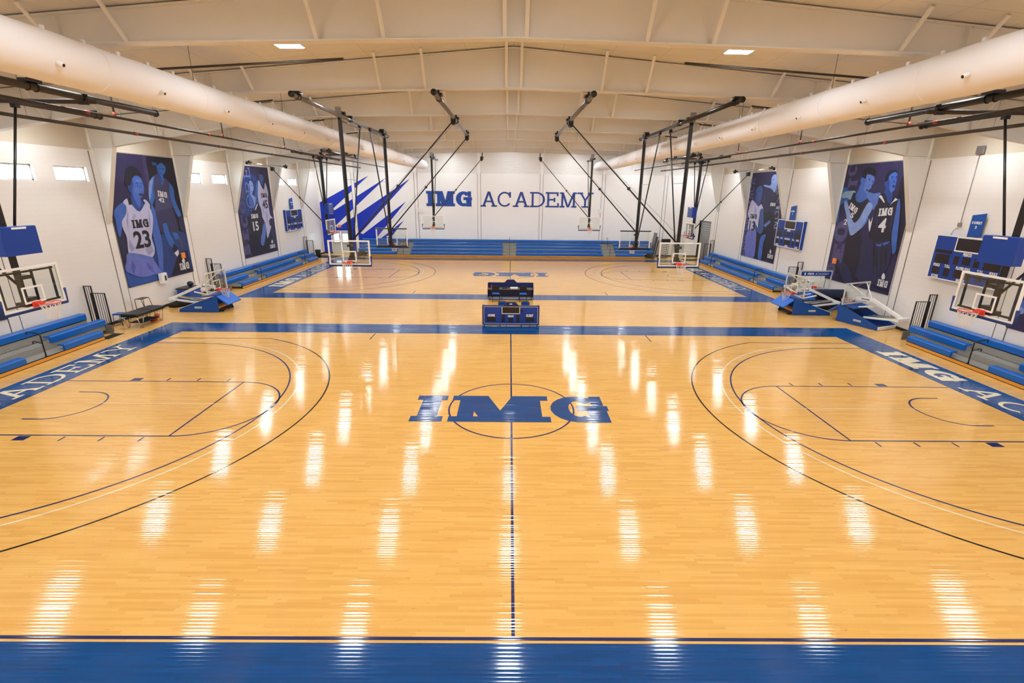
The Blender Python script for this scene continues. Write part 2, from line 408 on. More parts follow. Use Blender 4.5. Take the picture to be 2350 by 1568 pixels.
# ------------------------------------------------------------------ dimensions (metres; origin = centre of the near court, Y away from the balcony)
XW, YB, YF, ZW = 18.5, 35.35, -17.6, 7.65
RIDGE, SLOPE = 10.5, .083
FR = [-1+5.38*k for k in range(-3, 7)]           # steel frame lines
roofz = lambda x: RIDGE-SLOPE*abs(x)
C2 = 23.6                                        # centre of the far court
HL = 14.63                                       # half length of both courts

# ------------------------------------------------------------------ floor with its court markings
fl = MB().use(M['wood'])
fl.add([(-XW-.3,YF,0),(XW+.3,YF,0),(XW+.3,YB+.3,0),(-XW-.3,YB+.3,0)], [(0,1,2,3)])
fl.add([(-XW-.3,YF,-.2),(XW+.3,YF,-.2),(XW+.3,YB+.3,-.2),(-XW-.3,YB+.3,-.2)], [(3,2,1,0)])
def rect(x0, x1, y0, y1, z): fl.add([(x0,y0,z),(x1,y0,z),(x1,y1,z),(x0,y1,z)], [(0,1,2,3)])
def line(p, q, w, z):
    p = Vector((*p, 0)); q = Vector((*q, 0)); d = (q-p).normalized(); n = Vector((-d.y, d.x, 0))*w/2
    fl.add([(p-n)+Vector((0,0,z)), (q-n)+Vector((0,0,z)), (q+n)+Vector((0,0,z)), (p+n)+Vector((0,0,z))], [(0,1,2,3)])
def arcl(cx, cy, r, a0, a1, w, z, n=64):
    for i in range(n):
        t0 = math.radians(a0+(a1-a0)*i/n); t1 = math.radians(a0+(a1-a0)*(i+1)/n)
        P = [(cx+k*math.cos(t), cy+k*math.sin(t), z) for k, t in ((r-w/2,t0),(r+w/2,t0),(r+w/2,t1),(r-w/2,t1))]
        fl.add(P, [(0,1,2,3)])
def court(cy, hw, fn, rot):
    Z1, Z2, Z3, Z4 = .0012, .0024, .0036, .0048
    b0, b1x, b1y = .10, 1.45, 1.48
    fl.use(M['fblue'])
    ox, oy = HL+b1x, hw+b1y
    rect(-ox, ox, cy+hw+.03, cy+oy, Z1); rect(-ox, ox, cy-oy, cy-hw-b0, Z1)
    rect(-ox, -HL-.04, cy-hw-b0, cy+hw+.03, Z1); rect(HL+.04, ox, cy-hw-b0, cy+hw+.03, Z1)
    fl.use(M['fnavy'])
    line((-HL-.02,cy-hw-.03), (HL+.02,cy-hw-.03), .055, Z2); line((-HL,cy+hw+.02), (HL,cy+hw+.02), .04, Z2)
    line((-HL-.02,cy-hw), (-HL-.02,cy+hw), .04, Z2); line((HL+.02,cy-hw), (HL+.02,cy+hw), .04, Z2)
    line((0,cy-hw), (0,cy+hw), .05, Z3)
    for s in (-1, 1):
        bx = s*(HL-1.6); a = (0 if s < 0 else 180)
        # lane, free throw circle, restricted arc, marks
        fl.use(M['fnavy'])
        for t in (-1, 1):
            line((s*HL, cy+t*1.83), (s*(HL-5.79), cy+t*1.83), .05, Z2)
            y = cy+t*1.99
            for k, xx in enumerate((HL-3.2, HL-4.2, HL-5.2)): line((s*xx, cy+t*1.9), (s*xx, cy+t*2.12), .05, Z2)
            rect(min(s*(HL-2.0),s*(HL-2.32)), max(s*(HL-2.0),s*(HL-2.32)), min(cy+t*1.88,cy+t*2.1), max(cy+t*1.88,cy+t*2.1), Z2)
        line((s*(HL-5.79), cy-1.83), (s*(HL-5.79), cy+1.83), .05, Z2)
        arcl(s*(HL-5.79), cy, 1.83, a-90, a+90, .05, Z2, 40)
        arcl(bx, cy, .93, a-90, a+90, .05, Z2, 30)
        for t in (-1, 1): line((bx, cy+t*.93), (bx+s*.45, cy+t*.93), .05, Z2)
        # three point lines
        for r, ym, m_, z in ((7.22, 6.67, 'fblack', Z2), (6.28, 6.28, 'fcream', Z3), (5.97, 5.97, 'fnavy', Z2)):
            fl.use(M[m_]); al = math.degrees(math.asin(min(1, ym/r)))
            arcl(bx, cy, r, a-al, a+al, .05, z, 90)
            for t in (-1, 1): line((bx-s*r*math.cos(math.radians(al)), cy+t*ym), (s*HL, cy+t*ym), .05, z)
        fl.use(M['fcream']); line((s*6.4, cy+.1), (s*12.6, cy+.14), .025, Z3)
        fl.use(M['fnavy'])
        for t in ((1,) if fn == 'near' else (-1,)): line((s*6.03, cy+t*(hw-.05)), (s*6.03, cy+t*(hw-.95)), .05, Z2)
        # baseline lettering, read from inside the court
        fl.use(M['fcream'])
        P1, W1 = slab('IMG', True, .1); P2, W2 = slab('ACADEMY', False, .1)
        tot = W1+W2+.5; Ltx = 11.2
        for P, W, u0 in ((P1, W1, 0), (P2, W2, W1+.5)):
            Q = fit(P, W, -Ltx/2+(u0+W/2)/tot*Ltx, 0, W/tot*Ltx, .92)
            # left baseline: text runs +Y, its top towards -X; right baseline: runs -Y, top towards +X
            fl.poly2([[(x, y) for x, y in q] for q in Q], (s*15.37, cy, Z4), (0, -s, 0), (s, 0, 0))
    # centre circle and logo
    fl.use(M['fnavy']); arcl(0, cy, 1.83, 0, 360, .05, Z2, 72)
    fl.use(M['fblue'])
    k = -1 if rot else 1
    for ch, x0, x1 in (('I', -2.86, -1.95), ('M', -1.79, 1.11), ('G', 1.15, 2.84)):
        g, w = glyph(ch, True); fl.poly2(fit(g, w, (x0+x1)/2, -.03, x1-x0, 1.76), (0, cy, Z3), (k,0,0), (0,k,0))
court(-.03, 7.63, 'near', False)
court(C2, 7.45, 'far', True)
floor = fl.build('floor', kind='structure')

# ------------------------------------------------------------------ walls
def struct(mb, name, m=None, parent=None, smooth=False, label=None): return mb.build(name, m, parent, smooth, None if parent else 'structure', label)
wins = [(5.2,6.8),(7.65,9.25),(15.8,17.4),(18.42,20.02),(26.6,28.2),(29.05,30.65),(-5.5,-3.9),(-3.1,-1.6)]
wins.sort(); WZ0, WZ1, T = 6.32, 6.92, .3
mb = MB(); y = YF
mb.box(-XW-T,-XW,YF,YB+T,0,WZ0); mb.box(-XW-T,-XW,YF,YB+T,WZ1,ZW)
for a, b in wins: mb.box(-XW-T,-XW,y,a,WZ0,WZ1); y = b
mb.box(-XW-T,-XW,y,YB+T,WZ0,WZ1)
wl = struct(mb, 'wall_left', M['wall'])
mb = MB(); DY0, DY1, DZ = 32.45, 35.1, 3.5
mb.box(XW,XW+T,YF,DY0,0,ZW); mb.box(XW,XW+T,DY1,YB+T,0,ZW); mb.box(XW,XW+T,DY0,DY1,DZ,ZW)
wr = struct(mb, 'wall_right', M['wall'])
mb = MB(); dx0, dx1, dz = -17.62, -15.84, 2.15; ex0, ex1 = 16.1, 17.3
mb.box(-XW,dx0,YB,YB+T,0,ZW); mb.box(dx1,ex0,YB,YB+T,0,ZW); mb.box(ex1,XW,YB,YB+T,0,ZW); mb.box(dx0,dx1,YB,YB+T,dz,ZW); mb.box(ex0,ex1,YB,YB+T,dz,ZW)
wb = struct(mb, 'wall_back', M['wallb'])
mb = MB(); mb.add([(-XW,YB+.06,ZW),(XW,YB+.06,ZW),(XW,YB+.06,roofz(XW)),(0,YB+.06,RIDGE),(-XW,YB+.06,roofz(XW))], [(0,1,2,3,4)])
mb.build('gable_insulation', M['silver'], wb, label='crinkled silver plastic insulation above the panels')
mb = MB()
mb.add([(-XW,YF,0),(XW,YF,0),(XW,YF,roofz(XW)),(0,YF,RIDGE),(-XW,YF,roofz(XW))], [(4,3,2,1,0)]); mb.box(-XW,XW,YF-.2,YF-.02,0,9)
struct(mb, 'wall_front', M['wall'])
for s, w in ((-1, wl), (1, wr)):
    mb = MB(); x = s*(XW+.04); mb.box(min(x,x+s*.2),max(x,x+s*.2),YF,YB+T,ZW,roofz(XW)+.05)
    mb.build('upper_wall_insulation', M['ceilw'], w, label='beige insulation above the white wall, darkened by painted shade')
# vertical panel joints: a cover strip between two dark seams at every frame
for s, w in ((-1, wl), (1, wr)):
    a = MB(); b = MB()
    for y in FR:
        x = s*(XW-.012); a.box(min(x,s*XW),max(x,s*XW),y-.2,y+.2,.1,ZW-.05)
        for q in (-.215, .215): x = s*(XW-.016); b.box(min(x,s*XW),max(x,s*XW),y+q-.012,y+q+.012,.1,ZW-.05)
    a.build('joint_cover_strip', M['wall'], w); b.build('joint_sealant', M['seam'], w, label='dark vertical joint sealant')
a = MB(); b = MB()
for x in (-15.1, -9.1, -3.04, 2.95, 8.9, 14.9):
    a.box(x-.13,x+.13,YB-.012,YB,0,ZW); a.box(x-.14,x+.14,YB-.02,YB+.05,ZW,roofz(x)-.5)
    for q in (-.15, .15): b.box(x+q-.014,x+q+.014,YB-.016,YB,0,ZW)
a.build('joint_cover_strip', M['wallb'], wb); b.build('joint_sealant', M['seam'], wb, label='dark vertical joint sealant')

# back wall lettering and the spiked blue graphic are paint on the wall
def wall_text(text, heavy, x0, x1, z0, z1, col):
    P, W = slab(text, heavy, .06 if heavy else .03); mb = MB(); mb.poly2(fit(P, W, (x0+x1)/2, (z0+z1)/2, x1-x0, z1-z0), (0, YB-.022, 0), (1,0,0), (0,0,1))
    mb.build('wall_lettering', col, wb, label='blue %s lettering painted on the back wall' % text)
wall_text('IMG', True, -8.14, -3.74, 4.62, 6.02, M['logo']); wall_text('ACADEMY', False, -2.92, 7.98, 4.62, 6.02, M['text'])
mb = MB()
spk = [(-18.45,0),(-18.45,4.85),(-13.54,7.36),(-17.2,4.3),(-17.1,4.12),(-11.9,7.18),(-17.15,2.66),(-16.9,2.5),(-9.65,7.11),(-14.75,1.98),(-14.5,1.9),(-10.11,5.03),(-13.3,1.42),(-12.9,1.42),(-10.42,3.24),(-11.9,1.45),(-12.0,1.2),(-14.3,1.2),(-14.5,0),(dx1+.06,0),(dx1+.06,dz+.06),(dx0-.06,dz+.06),(dx0-.06,0)]
mb.add([(x,YB-.006,z) for x, z in spk], [tuple(range(len(spk)))])
mb.build('wall_graphic', M['spike'], wb, label='blue spiked burst graphic painted on the back wall')

# black skirting
for nm, f in (('baseboard_left', lambda m: m.box(-XW,-XW+.03,YF,YB,0,.12)), ('baseboard_right', lambda m: (m.box(XW-.03,XW,YF,DY0,0,.12), m.box(XW-.03,XW,DY1,YB,0,.12))),
              ('baseboard_back', lambda m: (m.box(dx1,ex0,YB-.03,YB,0,.12), m.box(-XW,dx0,YB-.03,YB,0,.12), m.box(ex1,XW,YB-.03,YB,0,.12)))):
    m_ = MB(); f(m_); struct(m_, nm, M['blackm'])

# roof slab
mb = MB()
mb.add([(-XW-.4,YF-.1,roofz(XW+.4)),(0,YF-.1,RIDGE),(0,YB+.4,RIDGE),(-XW-.4,YB+.4,roofz(XW+.4)),(XW+.4,YF-.1,roofz(XW+.4)),(XW+.4,YB+.4,roofz(XW+.4))], [(0,3,2,1),(1,2,5,4)])
mb.add([(-XW-.4,YF-.1,roofz(XW+.4)+.3),(0,YF-.1,RIDGE+.3),(0,YB+.4,RIDGE+.3),(-XW-.4,YB+.4,roofz(XW+.4)+.3),(XW+.4,YF-.1,roofz(XW+.4)+.3),(XW+.4,YB+.4,roofz(XW+.4)+.3)], [(1,2,3,0),(4,5,2,1)])
struct(mb, 'ceiling', M['ceil'])

# ------------------------------------------------------------------ steel frames
INN = [(17.47,7.8),(9.8,9.07),(0,9.29)]
def half_web(s):
    top = [(XW-.02,roofz(XW)),(0,RIDGE-.02)]
    pts = [(XW-.03,4.5)]+INN
    return [(s*x, z) for x, z in pts]+[(0, RIDGE-.02), (s*(XW-.03), roofz(XW)-.02)]
for i, y in enumerate(FR):
    fr = MB()
    for s in (-1, 1): fr.prism([(x, 0, z) for x, z in half_web(s)], (0,y-.012,0), (0,y+.012,0))
    o = struct(fr, 'trim_%d' % (i+1), M['steel'])
    m_ = MB()
    for s in (-1, 1):
        pts = [(XW-.03,4.5)]+INN
        for (xa, za), (xb, zb) in zip(pts, pts[1:]): m_.bar((s*xa,y,za), (s*xb,y,zb), .26, .03)
        for xa, xb in ((XW-.03,0),): m_.bar((s*xa,y,roofz(xa)-.05), (0,y,RIDGE-.05), .26, .03)
        m_.box(min(s*17.47,s*18.4),max(s*17.47,s*18.4),y-.13,y+.13,7.78,7.81)        # knee stiffener
        m_.box(min(s*17.45,s*17.47),max(s*17.45,s*17.47),y-.13,y+.13,7.8,roofz(17.45)-.1)
        m_.box(min(s*.19,s*.28),max(s*.19,s*.28),y-.12,y+.12,9.3,RIDGE-.06)            # ridge splice plates
        m_.box(min(s*9.8,s*9.82),max(s*9.8,s*9.82),y-.12,y+.12,9.08,roofz(9.8)-.06)
    m_.build('flange', M['steel'], o)
    # flange braces running down from the purlins, both sides of the web
    if i < 2: continue
    for xx in (.24, 2.85, 4.3, 8.4, 10.0, 13.6, 15.3):
        zf = 9.29-(9.29-9.07)*xx/9.8 if xx < 9.8 else 9.07-(9.07-7.8)*(xx-9.8)/(17.47-9.8)
        for s in (-1, 1):
            b_ = MB()
            for d in (-1, 1): b_.bar((s*xx,y+d*.1,zf+.03), (s*xx,y+d*.75,roofz(xx)-.03), .085, .04)
            b_.build('flange_brace', M['steel'], o)
# purlins hidden in the insulation show as soft ridges
# ------------------------------------------------------------------ windows, doors
for i, (a, b) in enumerate(wins):
    x = -XW-.16; f = MB()
    for (y0,y1,z0,z1) in ((a,b,WZ0,WZ0+.06),(a,b,WZ1-.06,WZ1),(a,a+.05,WZ0,WZ1),(b-.05,b,WZ0,WZ1),((a+b)/2-.008,(a+b)/2+.008,WZ0,WZ1)): f.box(x-.04,x+.04,y0,y1,z0,z1)
    w = struct(f, 'window_%d' % (i+1), M['silverpaint'])
    MB().box(x-.006,x+.006,a+.03,b-.03,WZ0+.03,WZ1-.03).build('pane', M['pane'], w)
def door_leaf(x0, x1, root):
    m_ = MB(); y = YB+.04
    m_.box(x0,x1,y,y+.05,0,1.1); m_.box(x0,x1,y,y+.05,1.9,dz-.03); m_.box(x0,x0+.17,y,y+.05,1.1,1.9); m_.box(x1-.17,x1,y,y+.05,1.1,1.9)
    d = m_.build('door_leaf', M['door'], root)
    MB().box(x0+.17,x1-.17,y+.02,y+.03,1.1,1.9).build('pane', M['pane'], d)
    MB().box(x0+.06,x1-.06,y-.06,y-.02,1.0,1.05).build('push_bar', M['grey'], d)
f = MB(); f.box(dx0,dx0+.05,YB-.02,YB+.12,0,dz); f.box(dx1-.05,dx1,YB-.02,YB+.12,0,dz); f.box(dx0,dx1,YB-.02,YB+.12,dz-.05,dz)
d1 = struct(f, 'door_1', M['door'])
door_leaf(dx0+.05, (dx0+dx1)/2-.01, d1); door_leaf((dx0+dx1)/2+.01, dx1-.05, d1)
f = MB()
for k in range(int(DZ/.1)): f.box(XW+.13,XW+.15+.012*(k%2),DY0,DY1,k*.1,k*.1+.095)
f.box(XW-.01,XW+.16,DY0-.07,DY0,0,DZ+.07); f.box(XW-.01,XW+.16,DY1,DY1+.07,0,DZ+.07); f.box(XW-.01,XW+.16,DY0,DY1,DZ,DZ+.07)
struct(f, 'door_2', M['greydoor'])
f = MB(); f.box(ex0,ex0+.05,YB-.02,YB+.12,0,dz); f.box(ex1-.05,ex1,YB-.02,YB+.12,0,dz); f.box(ex0,ex1,YB-.02,YB+.12,dz-.05,dz)
d3 = struct(f, 'door_3', M['door']); m_ = MB(); m_.box(ex0+.05,ex1-.05,YB+.04,YB+.09,0,dz-.03); d_ = m_.build('door_leaf', M['door'], d3); MB().box(ex0+.1,ex1-.1,YB-.02,YB+.02,1.0,1.05).build('push_bar', M['grey'], d_)

# ------------------------------------------------------------------ ceiling lights
lights = {}
def lx(x): return x
cols = (-17, -12, -6, 0, 6, 12, 17); CX = {-17:-16.7, -12:-11.4, -6:-5.8, 0:0, 6:5.8, 12:11.4, 17:16.7}; rows = [FR[0]+1.95+5.38*k for k in range(10)]
l0 = None
names = {-17: 'beside the left wall', -12: 'outside the left duct', -6: 'between the left duct and the ridge', 0: 'under the ridge', 6: 'between the ridge and the right duct', 12: 'outside the right duct', 17: 'beside the right wall'}
for x in cols:
    for k, y in enumerate(rows):
        px = CX[x]; y = y-.5 if x == 0 else y; z = roofz(px)-.40; lab = 'square white high bay ceiling light %s' % names[x]; g = 'ceiling lights '+names[x]
        if (x, k) == (-6, 3): lab, g = 'brightest square ceiling light at upper left, beside the dark sprinkler pipe', None
        if (x, k) == (6, 3): lab, g = 'brightest square ceiling light at upper right, beside the dark sprinkler pipe', None
        if l0 is None:
            l0 = thing('ceiling_light', lab, 'ceiling light', (px,y,z), 0, g)
            MB().bbox(-.34,.34,-.34,.34,.0,.12,.03).build('housing', M['white'], l0)
            MB().box(-.31,.31,-.31,.31,-.012,0).build('diffuser', LAMP, l0)
            for sx in (-.25,.25): MB().tube([(sx,0,.11),(sx,0,.40)], .006, 6).build('hanger', M['grey'], l0)
        else:
            r = dup(l0, (px,y,z), 0, lab)
            if g: r['group'] = g
            elif 'group' in r: del r['group']

# ------------------------------------------------------------------ camera, world
cam = bpy.data.cameras.new('camera'); co = bpy.data.objects.new('camera', cam); C.objects.link(co)
f_, h_, pt, yw, rl, cx, cy = 1100.7, 6.1335, .30498, -.00784, .01072, -.103, 12.967
def ray(xn, yn, zn):
    c, s = math.cos(rl), math.sin(rl); xn, yn = c*xn+s*yn, -s*xn+c*yn
    c, s = math.cos(pt), math.sin(pt); y = zn*c-yn*s; z = -(zn*s)-yn*c
    c, s = math.cos(yw), math.sin(yw); return Vector((c*xn-s*y, s*xn+c*y, z))
a, b, c = ray(1,0,0), ray(0,1,0), ray(0,0,1)
co.matrix_world = Matrix(((a.x,-b.x,-c.x,cx),(a.y,-b.y,-c.y,-cy),(a.z,-b.z,-c.z,h_),(0,0,0,1)))
cam.sensor_width = 36; cam.lens = 36*f_/2350; cam.clip_end = 200; cam.clip_start = .05
sc = bpy.context.scene; sc.camera = co
w = bpy.data.worlds.new('world'); sc.world = w; w.use_nodes = True
bg = w.node_tree.nodes['Background']; bg.inputs[0].default_value = (.82, .93, 1, 1); bg.inputs[1].default_value = 4.5
sc.view_settings.view_transform = 'Standard'; sc.view_settings.look = 'None'; sc.view_settings.gamma = 1; sc.view_settings.exposure = 1.16
sc.view_settings.use_curve_mapping = False
sc.cycles.max_bounces = 10; sc.cycles.diffuse_bounces = 6; sc.cycles.glossy_bounces = 4; sc.cycles.transparent_max_bounces = 16
sc.cycles.use_denoising = True; sc.cycles.sample_clamp_indirect = 8
